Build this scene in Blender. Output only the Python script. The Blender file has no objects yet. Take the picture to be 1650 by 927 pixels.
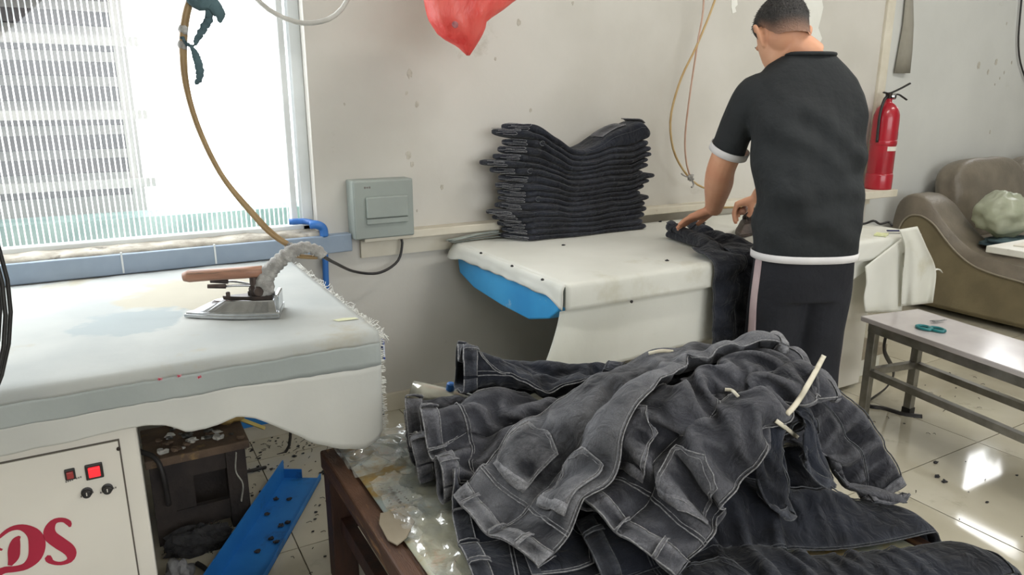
import bpy, bmesh, math, random
import numpy as np
from mathutils import Vector, Matrix, noise as mnoise

scene = bpy.context.scene
COL = scene.collection
random.seed(4)
rng = np.random.default_rng(7)

# ------------------------------------------------------------------ camera
F_PX, W_PX, H_PX = 1150.0, 1650.0, 927.0
PITCH, YAW, CAM_H = math.radians(14.5), math.radians(29.6), 1.36
cam_data = bpy.data.cameras.new('camera')
cam_data.sensor_fit = 'HORIZONTAL'
cam_data.sensor_width = 36.0
cam_data.lens = 36.0 * F_PX / W_PX
cam_data.clip_start = 0.02
cam = bpy.data.objects.new('camera', cam_data)
COL.objects.link(cam)
cam.location = (0, 0, CAM_H)
cam.rotation_euler = (math.pi / 2 - PITCH, 0, -YAW)
scene.camera = cam

_f0 = np.array([math.sin(YAW), math.cos(YAW), 0.0])
_R = np.array([math.cos(YAW), -math.sin(YAW), 0.0])
_Z = np.array([0, 0, 1.0])
_FW = _f0 * math.cos(PITCH) - _Z * math.sin(PITCH)
_UP = _f0 * math.sin(PITCH) + _Z * math.cos(PITCH)
_C = np.array([0, 0, CAM_H])
def ray(x, y): return _FW + _R * (x - 825) / F_PX + _UP * (463.5 - y) / F_PX
def atz(x, y, z): d = ray(x, y); return _C + d * (z - CAM_H) / d[2]
def aty(x, y, Y): d = ray(x, y); return _C + d * Y / d[1]
def atx(x, y, X): d = ray(x, y); return _C + d * X / d[0]

# ------------------------------------------------------------------ sky, daylight, exposure
world = bpy.data.worlds.new('overcast_sky')
scene.world = world
world.use_nodes = True
wn = world.node_tree.nodes
wn['Background'].inputs[0].default_value = (0.93, 0.97, 1.0, 1)
wn['Background'].inputs[1].default_value = 2.6

def area(name, loc, target, sx, sy, power, color):
    l = bpy.data.lights.new(name, 'AREA')
    l.shape = 'RECTANGLE'; l.size = sx; l.size_y = sy; l.energy = power; l.color = color
    o = bpy.data.objects.new(name, l); COL.objects.link(o)
    o.location = loc
    d = Vector(target) - Vector(loc)
    o.rotation_euler = d.to_track_quat('-Z', 'Y').to_euler()
    return o
# daylight entering by the work window, the hall windows behind the photographer and the high window past the sofa
area('daylight_work_window', (-0.35, 2.93, 1.62), (0.45, 0.6, 0.75), 1.9, 1.4, 33, (0.93, 0.97, 1.0))
area('daylight_hall_windows', (1.6, -3.3, 1.9), (1.8, 1.0, 0.9), 5.0, 1.7, 37, (1.0, 0.985, 0.95))
area('daylight_far_window', (6.7, 3.0, 2.2), (5.2, 0.5, 0.2), 0.5, 1.0, 9, (1.0, 1.0, 1.0))

scene.view_settings.view_transform = 'Standard'
scene.view_settings.look = 'None'
scene.view_settings.exposure = 0.45
scene.view_settings.gamma = 1.0
scene.view_settings.use_curve_mapping = False
scene.cycles.max_bounces = 8
scene.cycles.transparent_max_bounces = 12
scene.cycles.caustics_reflective = False
scene.cycles.caustics_refractive = False

# ------------------------------------------------------------------ materials
def lin(c):
    return tuple((v / 255 / 12.92) if v / 255 <= 0.04045 else ((v / 255 + 0.055) / 1.055) ** 2.4 for v in c)
MATS = {}
def mat(name, c1, c2=None, rough=0.6, metal=0.0, scale=8.0, detail=4.0, lo=0.35, hi=0.65, bump=0.0, bscale=60.0,
        stretch=(1, 1, 1), alpha=1.0, translucent=0.0, emit=None, estr=0.0, spec=0.5, spots=None, sscale=6.0, slo=0.62, shi=0.72, coat=0.0, rvar=0.0, bdist=.01):
    """a procedural material; colours in sRGB 0-255; c1..c2 mixed by noise, optional third colour as spots"""
    m = bpy.data.materials.new(name); m.use_nodes = True
    nt = m.node_tree; N = nt.nodes; L = nt.links
    b = N['Principled BSDF']
    b.inputs['Roughness'].default_value = rough
    b.inputs['Metallic'].default_value = metal
    b.inputs['Specular IOR Level'].default_value = spec
    b.inputs['Coat Weight'].default_value = coat
    tc = N.new('ShaderNodeTexCoord'); mp = N.new('ShaderNodeMapping')
    mp.inputs['Scale'].default_value = stretch
    L.new(tc.outputs['Object'], mp.inputs['Vector'])
    col = None
    if c2 is not None:
        nz = N.new('ShaderNodeTexNoise'); nz.inputs['Scale'].default_value = scale; nz.inputs['Detail'].default_value = detail
        L.new(mp.outputs[0], nz.inputs['Vector'])
        mr = N.new('ShaderNodeMapRange'); mr.inputs[1].default_value = lo; mr.inputs[2].default_value = hi
        L.new(nz.outputs[0], mr.inputs[0])
        mx = N.new('ShaderNodeMix'); mx.data_type = 'RGBA'
        mx.inputs[6].default_value = (*lin(c1), 1); mx.inputs[7].default_value = (*lin(c2), 1)
        L.new(mr.outputs[0], mx.inputs[0]); col = mx.outputs[2]
        if rvar:
            mm = N.new('ShaderNodeMath'); mm.operation = 'MULTIPLY_ADD'
            L.new(mr.outputs[0], mm.inputs[0]); mm.inputs[1].default_value = rvar; mm.inputs[2].default_value = rough
            L.new(mm.outputs[0], b.inputs['Roughness'])
        if spots is not None:
            n2 = N.new('ShaderNodeTexNoise'); n2.inputs['Scale'].default_value = sscale; n2.inputs['Detail'].default_value = 6
            n2.inputs['Roughness'].default_value = 0.65
            L.new(mp.outputs[0], n2.inputs['Vector'])
            m2 = N.new('ShaderNodeMapRange'); m2.inputs[1].default_value = slo; m2.inputs[2].default_value = shi
            L.new(n2.outputs[0], m2.inputs[0])
            x2 = N.new('ShaderNodeMix'); x2.data_type = 'RGBA'
            L.new(m2.outputs[0], x2.inputs[0]); L.new(col, x2.inputs[6]); x2.inputs[7].default_value = (*lin(spots), 1)
            col = x2.outputs[2]
        L.new(col, b.inputs['Base Color'])
    else:
        b.inputs['Base Color'].default_value = (*lin(c1), 1)
    if bump:
        nb = N.new('ShaderNodeTexNoise'); nb.inputs['Scale'].default_value = bscale; nb.inputs['Detail'].default_value = 5
        L.new(mp.outputs[0], nb.inputs['Vector'])
        bp = N.new('ShaderNodeBump'); bp.inputs['Strength'].default_value = bump; bp.inputs['Distance'].default_value = bdist
        L.new(nb.outputs[0], bp.inputs['Height']); L.new(bp.outputs[0], b.inputs['Normal'])
    if alpha < 1: b.inputs['Alpha'].default_value = alpha
    if emit is not None:
        b.inputs['Emission Color'].default_value = (*lin(emit), 1); b.inputs['Emission Strength'].default_value = estr
    if translucent:
        t = N.new('ShaderNodeBsdfTranslucent'); ms = N.new('ShaderNodeMixShader')
        if col is not None: L.new(col, t.inputs[0])
        else: t.inputs[0].default_value = (*lin(c1), 1)
        ms.inputs[0].default_value = translucent
        out = N['Material Output']
        L.new(b.outputs[0], ms.inputs[1]); L.new(t.outputs[0], ms.inputs[2]); L.new(ms.outputs[0], out.inputs[0])
    MATS[name] = m
    return m

def denim(name, dark, mid, fade, amt=0.5, warp=38.0):
    m = bpy.data.materials.new(name); m.use_nodes = True
    nt = m.node_tree; N = nt.nodes; L = nt.links; b = N['Principled BSDF']
    b.inputs['Roughness'].default_value = 0.88; b.inputs['Specular IOR Level'].default_value = 0.25
    b.inputs['Sheen Weight'].default_value = 0.12; b.inputs['Sheen Roughness'].default_value = 0.5
    tc = N.new('ShaderNodeTexCoord'); oi = N.new('ShaderNodeObjectInfo')
    n1 = N.new('ShaderNodeTexNoise'); n1.inputs['Scale'].default_value = 7; n1.inputs['Detail'].default_value = 5
    n2 = N.new('ShaderNodeTexNoise'); n2.inputs['Scale'].default_value = warp * 3; n2.inputs['Detail'].default_value = 6; n2.inputs['Roughness'].default_value = 0.7
    for n in (n1, n2): L.new(tc.outputs['Object'], n.inputs['Vector'])
    geo = N.new('ShaderNodeNewGeometry')
    r1 = N.new('ShaderNodeMapRange'); r1.inputs[1].default_value = .36; r1.inputs[2].default_value = .66
    L.new(n1.outputs[0], r1.inputs[0])
    x1 = N.new('ShaderNodeMix'); x1.data_type = 'RGBA'
    x1.inputs[6].default_value = (*lin(dark), 1); x1.inputs[7].default_value = (*lin(mid), 1)
    L.new(r1.outputs[0], x1.inputs[0])
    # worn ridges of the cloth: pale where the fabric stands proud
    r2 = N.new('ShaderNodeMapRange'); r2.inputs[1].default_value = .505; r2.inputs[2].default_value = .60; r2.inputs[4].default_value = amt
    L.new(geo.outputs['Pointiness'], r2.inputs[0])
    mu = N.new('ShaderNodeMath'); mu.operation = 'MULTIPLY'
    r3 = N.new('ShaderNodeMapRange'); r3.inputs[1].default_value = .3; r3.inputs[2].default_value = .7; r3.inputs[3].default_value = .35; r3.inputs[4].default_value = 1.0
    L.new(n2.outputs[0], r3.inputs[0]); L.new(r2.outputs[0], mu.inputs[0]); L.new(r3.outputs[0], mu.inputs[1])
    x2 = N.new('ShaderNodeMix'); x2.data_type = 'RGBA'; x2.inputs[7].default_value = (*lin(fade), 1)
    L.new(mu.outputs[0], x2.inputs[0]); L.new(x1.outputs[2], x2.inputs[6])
    # twill speckle
    x3 = N.new('ShaderNodeMix'); x3.data_type = 'RGBA'; x3.blend_type = 'MULTIPLY'; x3.inputs[0].default_value = .45
    n3 = N.new('ShaderNodeTexNoise'); n3.inputs['Scale'].default_value = 420; n3.inputs['Detail'].default_value = 2
    L.new(tc.outputs['Object'], n3.inputs['Vector'])
    cr = N.new('ShaderNodeMapRange'); cr.inputs[1].default_value = .3; cr.inputs[2].default_value = .7; cr.inputs[3].default_value = .5; cr.inputs[4].default_value = 1.35
    L.new(n3.outputs[0], cr.inputs[0]); L.new(x2.outputs[2], x3.inputs[6]); L.new(cr.outputs[0], x3.inputs[7])
    L.new(x3.outputs[2], b.inputs['Base Color'])
    bp = N.new('ShaderNodeBump'); bp.inputs['Strength'].default_value = .7; bp.inputs['Distance'].default_value = .020
    nb = N.new('ShaderNodeTexNoise'); nb.inputs['Scale'].default_value = warp * .6; nb.inputs['Detail'].default_value = 3.5; nb.inputs['Distortion'].default_value = 1.0
    L.new(tc.outputs['Object'], nb.inputs['Vector']); L.new(nb.outputs[0], bp.inputs['Height']); L.new(bp.outputs[0], b.inputs['Normal'])
    MATS[name] = m
    return m

# ------------------------------------------------------------------ mesh helpers
def A(*v): return np.array(v, float)
def nrm(v): v = np.asarray(v, float); return v / (np.linalg.norm(v) + 1e-12)
def catmull(pts, n):
    """n points evenly spaced (by length) on a smooth curve through pts"""
    p = np.asarray(pts, float)
    if len(p) == 2:
        t = np.linspace(0, 1, n)[:, None]; return p[0] * (1 - t) + p[1] * t
    q = np.vstack([2 * p[0] - p[1], p, 2 * p[-1] - p[-2]])
    out = []
    for i in range(1, len(q) - 2):
        for t in np.linspace(0, 1, 24, endpoint=False):
            a, b, c, d = q[i - 1], q[i], q[i + 1], q[i + 2]
            out.append(.5 * ((2 * b) + (-a + c) * t + (2 * a - 5 * b + 4 * c - d) * t * t + (-a + 3 * b - 3 * c + d) * t ** 3))
    out.append(p[-1]); out = np.array(out)
    s = np.r_[0, np.cumsum(np.linalg.norm(np.diff(out[:, :3], axis=0), axis=1))]
    u = np.linspace(0, s[-1], n)
    return np.stack([np.interp(u, s, out[:, k]) for k in range(out.shape[1])], 1)

class MB:
    def __init__(self): self.v = []; self.f = []
    def add(self, V, F):
        o = len(self.v); self.v += [tuple(map(float, p)) for p in V]; self.f += [tuple(i + o for i in q) for q in F]
        return self
    def box(self, c, s, rz=0.0, M=None):
        V = [A(x, y, z) * A(*s) / 2 for z in (-1, 1) for y in (-1, 1) for x in (-1, 1)]
        if M is not None: V = [np.array(M) @ p for p in V]
        if rz:
            cz, sz = math.cos(rz), math.sin(rz); V = [A(p[0] * cz - p[1] * sz, p[0] * sz + p[1] * cz, p[2]) for p in V]
        V = [p + A(*c) for p in V]
        return self.add(V, [(0, 2, 3, 1), (4, 5, 7, 6), (0, 1, 5, 4), (2, 6, 7, 3), (0, 4, 6, 2), (1, 3, 7, 5)])
    def span(self, x0, x1, y0, y1, z0, z1): return self.box(((x0 + x1) / 2, (y0 + y1) / 2, (z0 + z1) / 2), (x1 - x0, y1 - y0, z1 - z0))
    def bar(self, a, b, w, h):
        """a square bar from a to b"""
        a, b = A(*a), A(*b); d = nrm(b - a); up = A(0, 0, 1) if abs(d[2]) < .9 else A(0, 1, 0)
        s = nrm(np.cross(d, up)); u = np.cross(s, d)
        V = [p + s * i * w / 2 + u * j * h / 2 for p in (a, b) for (i, j) in ((-1, -1), (1, -1), (1, 1), (-1, 1))]
        return self.add(V, [(0, 1, 2, 3), (7, 6, 5, 4)] + [(i, 4 + i, 4 + (i + 1) % 4, (i + 1) % 4) for i in range(4)])
    def loft(self, rings, cap=True, closed=True):
        n = len(rings[0]); V = [p for r in rings for p in r]; Fs = []
        m = n if closed else n - 1
        for i in range(len(rings) - 1):
            for j in range(m):
                k = (j + 1) % n
                Fs.append((i * n + j, i * n + k, (i + 1) * n + k, (i + 1) * n + j))
        if cap and closed:
            Fs.append(tuple(range(n - 1, -1, -1))); Fs.append(tuple((len(rings) - 1) * n + j for j in range(n)))
        return self.add(V, Fs)
    def tube(self, path, r, n=8, cap=True, flat=1.0, up=None):
        P = np.asarray(path, float); r = np.broadcast_to(np.asarray(r, float), (len(P),))
        T = np.gradient(P, axis=0); T /= np.linalg.norm(T, axis=1)[:, None] + 1e-12
        u0 = A(0, 0, 1) if up is None else A(*up)
        if abs(np.dot(u0, T[0])) > .95: u0 = A(1, 0, 0)
        N = nrm(u0 - T[0] * np.dot(u0, T[0])); rings = []
        for i in range(len(P)):
            N = nrm(N - T[i] * np.dot(N, T[i])); B = np.cross(T[i], N)
            rings.append([P[i] + r[i] * (math.cos(a) * B + math.sin(a) * N * flat) for a in np.linspace(0, 2 * math.pi, n, endpoint=False)])
        return self.loft(rings, cap)
    def lathe(self, prof, c, n=20, axis=None):
        rings = []
        for r, z in prof: rings.append([A(r * math.cos(a), r * math.sin(a), z) for a in np.linspace(0, 2 * math.pi, n, endpoint=False)])
        if axis is not None:
            q = np.array(Vector((0, 0, 1)).rotation_difference(Vector(axis)).to_matrix())
            rings = [[q @ p for p in r] for r in rings]
        return self.loft([[p + A(*c) for p in r] for r in rings])
    def grid(self, G, flip=False):
        G = np.asarray(G); a, b = G.shape[:2]
        Fs = [(i * b + j, i * b + j + 1, (i + 1) * b + j + 1, (i + 1) * b + j) for i in range(a - 1) for j in range(b - 1)]
        if flip: Fs = [q[::-1] for q in Fs]
        return self.add(G.reshape(-1, 3), Fs)
    def prism(self, outline, d):
        """closed outline of 3D points pushed along d"""
        n = len(outline); V = [A(*p) for p in outline] + [A(*p) + A(*d) for p in outline]
        return self.add(V, [tuple(range(n)), tuple(range(2 * n - 1, n - 1, -1))] + [(i, n + i, n + (i + 1) % n, (i + 1) % n) for i in range(n)])
    def ball(self, c, r, n=12, lump=0.0, seed=0, M=None):
        rings = []
        for i in range(1, n):
            t = math.pi * i / n; ring = []
            for j in range(2 * n):
                a = math.pi * j / n
                d = A(math.sin(t) * math.cos(a), math.sin(t) * math.sin(a), math.cos(t))
                k = 1 + lump * mnoise.noise(Vector(d * 1.7 + seed * 3.1)) + lump * .5 * mnoise.noise(Vector(d * 4.3 + seed))
                p = d * np.broadcast_to(np.asarray(r, float), (3,)) * k
                if M is not None: p = np.array(M) @ p
                ring.append(p + A(*c))
            rings.append(ring)
        return self.loft(rings)
    def mesh(self, name):
        me = bpy.data.meshes.new(name); me.from_pydata(self.v, [], self.f); me.update()
        bm = bmesh.new(); bm.from_mesh(me); bmesh.ops.recalc_face_normals(bm, faces=bm.faces[:]); bm.to_mesh(me); bm.free()
        return me
    def build(self, name, m, parent=None, smooth=False, bevel=0.0, solid=0.0, sub=0):
        o = bpy.data.objects.new(name, self.mesh(name)); COL.objects.link(o)
        o.data.materials.append(MATS[m] if isinstance(m, str) else m)
        if smooth:
            for p in o.data.polygons: p.use_smooth = True
        if bevel:
            b = o.modifiers.new('bevel', 'BEVEL'); b.width = bevel; b.segments = 2; b.limit_method = 'ANGLE'; b.angle_limit = math.radians(40)
        if solid:
            s = o.modifiers.new('solid', 'SOLIDIFY'); s.thickness = solid; s.offset = 0
        if sub:
            s = o.modifiers.new('sub', 'SUBSURF'); s.levels = sub; s.render_levels = sub
        if parent is not None: put(o, parent)
        return o
def put(o, parent):
    o.parent = parent
    o.matrix_parent_inverse = WORLD.get(parent.name, Matrix.Identity(4)).inverted()
WORLD = {}
def thing(name, loc, label, cat, group=None):
    o = bpy.data.objects.new(name, None); COL.objects.link(o); o.location = loc
    o.empty_display_size = .05
    WORLD[o.name] = Matrix.Translation(Vector(loc))
    return tag(o, label, cat, group)
def tag(o, label, cat, group=None, kind=None):
    o['label'] = label; o['category'] = cat
    if group: o['group'] = group
    if kind: o['kind'] = kind
    return o
def struct(o): o['kind'] = 'structure'; return o
def nz(x, y, z=0.0): return mnoise.noise(Vector((x, y, z)))
def sst(a, b, x): t = min(1, max(0, (x - a) / (b - a))); return t * t * (3 - 2 * t)
# ------------------------------------------------------------------ material palette
mat('plaster', (195, 192, 184), (206, 203, 196), rough=.9, scale=2.2, bump=.08, bscale=30, spots=(170, 164, 152), sscale=3.3, slo=.66, shi=.80)
mat('plaster_cool', (202, 203, 199), (211, 212, 208), rough=.9, scale=1.8, bump=.08, bscale=30, spots=(180, 177, 168), sscale=3.0, slo=.66, shi=.8)
mat('stain', (172, 166, 154), (196, 192, 181), rough=.95, scale=40, bump=.3)
mat('ceiling_paint', (215, 213, 206), (224, 222, 216), rough=.95, scale=2)
mat('grout', (96, 90, 78), (126, 119, 104), rough=.9, scale=12)
mat('floor_tile', (180, 173, 153), (200, 194, 176), rough=.045, scale=2.3, lo=.3, hi=.7, spots=(104, 94, 76), sscale=3.6, slo=.60, shi=.86, rvar=.05, spec=.55)
mat('ledge', (203, 196, 178), (218, 212, 197), rough=.7, scale=6, spots=(150, 138, 116), sscale=8, slo=.64, shi=.75)
mat('window_frame', (222, 226, 226), (206, 210, 210), rough=.5, scale=5)
mat('sill_concrete', (186, 180, 168), (140, 134, 122), rough=.95, scale=14, bump=.5, bscale=40, spots=(84, 78, 70), sscale=11, slo=.6, shi=.72)
mat('blue_paint', (132, 148, 166), (148, 162, 178), rough=.55, scale=5, spots=(150, 160, 168), sscale=9, slo=.66, shi=.74)
mat('louver_dark', (44, 36, 38), (64, 52, 52), rough=.8, scale=4)
mat('louver_pale', (196, 192, 186), (176, 172, 168), rough=.8, scale=4)
mat('outside_wall', (188, 182, 178), (206, 202, 196), rough=.9, scale=3)
mat('outside_ground', (226, 228, 224), (206, 210, 206), rough=.9, scale=3)
mat('outside_green', (112, 152, 146), (156, 186, 178), rough=.5, scale=9)
# ribbed plastic sheet: mostly clear, partly milky
def milky(name, c, clear):
    m = bpy.data.materials.new(name); m.use_nodes = True; nt = m.node_tree; N = nt.nodes; L = nt.links
    out = N['Material Output']; N.remove(N['Principled BSDF'])
    tr = N.new('ShaderNodeBsdfTransparent'); tl = N.new('ShaderNodeBsdfTranslucent'); tl.inputs[0].default_value = (*lin(c), 1)
    nzt = N.new('ShaderNodeTexNoise'); nzt.inputs['Scale'].default_value = 3; mr = N.new('ShaderNodeMapRange')
    mr.inputs[3].default_value = 1 - clear - .05; mr.inputs[4].default_value = 1 - clear + .05
    L.new(nzt.outputs[0], mr.inputs[0])
    ms = N.new('ShaderNodeMixShader'); L.new(mr.outputs[0], ms.inputs[0])
    L.new(tr.outputs[0], ms.inputs[1]); L.new(tl.outputs[0], ms.inputs[2]); L.new(ms.outputs[0], out.inputs[0])
    MATS[name] = m
milky('sheet_plastic', (250, 252, 252), .93)
milky('sheet_rib', (252, 252, 252), .45)
milky('clear_film', (250, 250, 248), .62)

WY, RY, CX = 2.90, 3.05, 4.31         # work wall, wall past the corner, the corner
CEIL = 3.3
WX0, WX1, WZ0, WZ1 = -1.45, 0.735, 0.845, 2.45   # window opening

# floor with its tiles
TS, TX, TY = .655, 2.355, 1.395
fl = struct(MB().span(-2.6, 8.2, -3.6, 3.4, -.12, -.006).build('floor', 'grout'))
tile_me = MB().box((0, 0, -.008), (TS - .004, TS - .004, .016)).mesh('tile')
tile_me.materials.append(MATS['floor_tile'])
for i in range(-8, 9):
    for j in range(-8, 3):
        x, y = TX + TS * (i + .5), TY + TS * (j + .5)
        if -2.6 + TS / 2 < x < 8.2 - TS / 2 and -3.6 + TS / 2 < y < RY + .5:
            if y + TS / 2 > (WY if x < CX else RY) + .55: continue
            o = bpy.data.objects.new('tile', tile_me); COL.objects.link(o); o.parent = fl
            o.location = (x, y, random.uniform(-.0005, .0005))
# walls
w = MB()
w.span(-2.6, WX0, WY, WY + .2, 0, CEIL); w.span(WX0, WX1, WY, WY + .2, 0, WZ0); w.span(WX0, WX1, WY, WY + .2, WZ1, CEIL)
w.span(WX1, CX, WY, WY + .2, 0, CEIL)
wall_back = struct(w.build('wall_back', 'plaster'))
W2X0, W2X1, W2Z0, W2Z1 = 6.46, 6.95, 1.72, 2.84
w = MB()
w.span(CX - .1, W2X0, RY, RY + .2, 0, CEIL); w.span(W2X0, W2X1, RY, RY + .2, 0, W2Z0); w.span(W2X0, W2X1, RY, RY + .2, W2Z1, CEIL); w.span(W2X1, 8.2, RY, RY + .2, 0, CEIL)
wall_sofa = struct(w.build('wall_back_right', 'plaster_cool'))
struct(MB().span(8.2, 8.35, -3.6, RY + .2, 0, CEIL).build('wall_right', 'plaster_cool'))
struct(MB().span(-2.75, -2.6, -3.6, WY + .2, 0, CEIL).build('wall_left', 'plaster'))
w = MB(); w.span(-2.6, -1.0, -3.75, -3.6, 0, CEIL); w.span(4.2, 8.2, -3.75, -3.6, 0, CEIL); w.span(-1.0, 4.2, -3.75, -3.6, 0, .95); w.span(-1.0, 4.2, -3.75, -3.6, 2.85, CEIL)
struct(w.build('wall_front', 'plaster'))
struct(MB().span(-2.75, 8.35, -3.75, 3.3, CEIL, CEIL + .1).build('ceiling', 'ceiling_paint'))
# hall windows behind the photographer
wf = MB(); wf.span(-1.0, 4.2, -3.70, -3.64, .95, 1.0); wf.span(-1.0, 4.2, -3.70, -3.64, 2.8, 2.85)
for k in range(5): x = -1.0 + k * 1.3; wf.span(x - .025, x + .025, -3.70, -3.64, 1.0, 2.8)
struct(wf.build('window_3', 'window_frame'))
# painted ledge along the work wall, baseboard and the corner edging
lg = struct(MB().span(.905, CX + .02, WY - .075, WY + .01, .800, .835).build('trim_1', 'ledge', bevel=.004))
b_ = MB().span(.905, CX, WY - .02, WY + .01, .725, .80).build('skirt_board', 'ledge', lg)
struct(MB().span(-2.6, CX, WY - .014, WY + .01, 0, .085).build('baseboard_back', 'ledge', bevel=.003))
cp = struct(MB().span(CX - .055, CX + .02, WY - .02, WY + .02, .835, CEIL).build('trim_2', 'ledge', bevel=.006))
# blue rail under the window sill
br = MB().span(-1.5, .86, WY - .05, WY + .01, .765, .838)
br = struct(br.build('trim_3', 'blue_paint', bevel=.004))
for x in (-.55, .02, .33):
    MB().span(x - .003, x + .003, WY - .053, WY - .045, .77, .845).build('bracket', 'window_frame', br)
# wall marks: scuffs with a shape of their own (thin plaster damage)
def scuff(px, py, r, Y, parent, seed):
    c = aty(px, py, Y); m = MB(); ring = []
    for k in range(14):
        a = 2 * math.pi * k / 14; rr = r * (1 + .5 * nz(math.cos(a) * 2, math.sin(a) * 2, seed * 5.3))
        ring.append(c + A(rr * math.cos(a), 0, 1.5 * rr * math.sin(a)))
    m.prism(ring, (0, -.0015, 0)); m.build('plaster_scuff', 'stain', parent)
for k, (px, py, r) in enumerate([(660, 118, .012), (655, 150, .006), (672, 168, .009), (836, 36, .010), (798, 95, .005), (658, 250, .012), (664, 265, .008), (712, 302, .008), (855, 178, .006), (923, 5, .006), (555, 168, .004), (672, 340, .004)]):
    scuff(px, py, r, WY, wall_back, k)
for k, (px, py, r) in enumerate([(1577, 105, .017), (1592, 116, .012), (1605, 100, .014), (1622, 38, .007), (1611, 126, .006), (1603, 136, .006), (1595, 213, .009), (1630, 101, .008), (1618, 117, .008)]):
    scuff(px, py, r, RY, wall_sofa, 20 + k)
# white repaired plaster patch beside the man's head
pt = [(1290, -12), (1322, -10), (1326, 12), (1322, 30), (1318, 45), (1324, 62), (1318, 75), (1300, 78), (1286, 40)]
MB().prism([aty(x, y, WY) for x, y in pt], (0, -.003, 0)).build('plaster_patch', mat('patch_white', (232, 232, 226), (226, 226, 219), rough=.9), wall_back)
pt = [(1178, -4), (1187, -4), (1188, 8), (1184, 12), (1186, 19), (1180, 22), (1178, 12)]
MB().prism([aty(x, y, WY) for x, y in pt], (0, -.003, 0)).build('plaster_patch', 'patch_white', wall_back)

# work window: frame, sill, ribbed sheet
wf = MB(); yf0, yf1 = WY + .06, WY + .11
wf.span(WX0, WX0 + .05, yf0, yf1, WZ0, WZ1); wf.span(WX1 - .045, WX1, yf0, yf1, WZ0, WZ1); wf.span(WX0, WX1, yf0, yf1, WZ1 - .05, WZ1)
wf.span(WX0, WX1, yf0, yf1, WZ0, WZ0 + .028); wf.span(WX1 - .085, WX1 - .06, yf0 + .012, yf1 + .01, WZ0, WZ1)
win = struct(wf.build('window_1', 'window_frame', bevel=.004))
sl = MB(); G = []
for i in range(90):
    x = WX0 + (WX1 - WX0) * i / 89; row = []
    for (y, z) in ((WY - .028, .80), (WY - .030, WZ0 - .004), (WY - .022, WZ0 + .006), (WY + .02, WZ0 + .008), (WY + .07, WZ0 + .012)):
        row.append(A(x, y + .006 * nz(x * 9, y * 9, 1), z + .007 * nz(x * 14, y * 30, 2)))
    G.append(row)
sl.grid(G); sl.build('window_sill', 'sill_concrete', win, smooth=True)
MB().grid([[A(x, WY + .085, z) for x in (WX0 + .04, WX1 - .04)] for z in (WZ0 + .02, WZ1 - .04)]).build('ribbed_sheet', 'sheet_plastic', win)
rb = MB(); x = WX0 + .05
while x < WX1 - .06:
    rb.span(x, x + .0042, WY + .078, WY + .0825, WZ0 + .02, WZ1 - .04); x += .0180
o = rb.build('sheet_rib', 'sheet_rib', win); o['kind'] = 'stuff'
MB().tube(catmull([aty(500, 78, WY + .05), aty(495, 90, WY + .05)], 3), .008).build('window_latch', 'window_frame', win)
# far window past the sofa (three panes, one above another)
wf = MB()
for a, b in ((1.72, 1.75), (2.29, 2.33), (2.62, 2.66), (2.81, 2.84)): wf.span(W2X0, W2X1, RY + .04, RY + .09, a, b)
for a, b in ((W2X0, W2X0 + .035), (W2X1 - .035, W2X1)): wf.span(a, b, RY + .04, RY + .09, 1.72, 2.84)
struct(wf.build('window_2', 'window_frame', bevel=.004))

# outside the work window
struct(MB().span(-7, 9, 3.25, 12, -.2, -.05).build('ground_outside', 'outside_ground'))
LY = 3.78
lx1 = aty(196, 180, LY)[0]
lv = thing('louver_screen', (lx1 - .8, LY, -.05), 'dark horizontal louver slats standing outside behind the ribbed window sheet', 'louver')
z = .98
while z < 2.9:
    MB().box((lx1 - 1.0, LY, z), (2.0, .012, .066), M=Matrix.Rotation(-.5, 3, 'X')).build('slat', 'louver_dark', lv)
    z += .105
MB().span(lx1 - 2.0, lx1 + .06, LY + .16, LY + .2, -.05, 2.95).build('back_panel', 'louver_pale', lv)
MB().span(lx1, lx1 + .03, LY - .03, LY + .03, -.05, 2.95).build('post', 'louver_pale', lv)
for px, py in ((60, 62), (60, 186), (60, 302)):
    zz = aty(px, py, LY - .05)[2]
    MB().span(lx1 - 2.0, lx1 + .1, LY - .07, LY - .04, zz - .02, zz + .02).build('rail', 'louver_pale', lv)
c0 = aty(20, 375, LY - .25); c1 = aty(215, 345, LY - .25)
MB().span(c0[0] - 1, c1[0] + .7, LY - .42, LY - .2, -.05, c0[2] + .05).build('planter_box', 'outside_green').select_set(False)
tag(bpy.data.objects['planter_box'], 'pale green low planter wall seen blurred through the ribbed window sheet', 'planter')
# ------------------------------------------------------------------ ceiling lamps (above the frame)
mat('lamp_body', (230, 230, 226), (222, 222, 218), rough=.5)
mat('lamp_tube', (255, 255, 250), rough=.4, emit=(255, 252, 240), estr=4)
for k, (x, y) in enumerate([(2.5, 1.15), (4.9, 1.3), (2.4, -1.6)]):
    t = thing('ceiling_lamp', (x, y, CEIL - .09), 'white twin tube ceiling lamp fixed above the work hall', 'lamp', 'ceiling lamps above the hall')
    MB().box((x, y, CEIL - .02), (1.25, .16, .04)).build('housing', 'lamp_body', t, bevel=.004)
    for s in (-1, 1):
        MB().tube([(x - .6, y + s * .05, CEIL - .06), (x + .6, y + s * .05, CEIL - .06)], .014, 10).build('tube', 'lamp_tube', t, smooth=True)
    l = area('lamp_light', (x, y, CEIL - .11), (x, y, 0), 1.2, .16, [20, 13, 10][k], (1.0, .975, .93))
    put(l, t)

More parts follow.
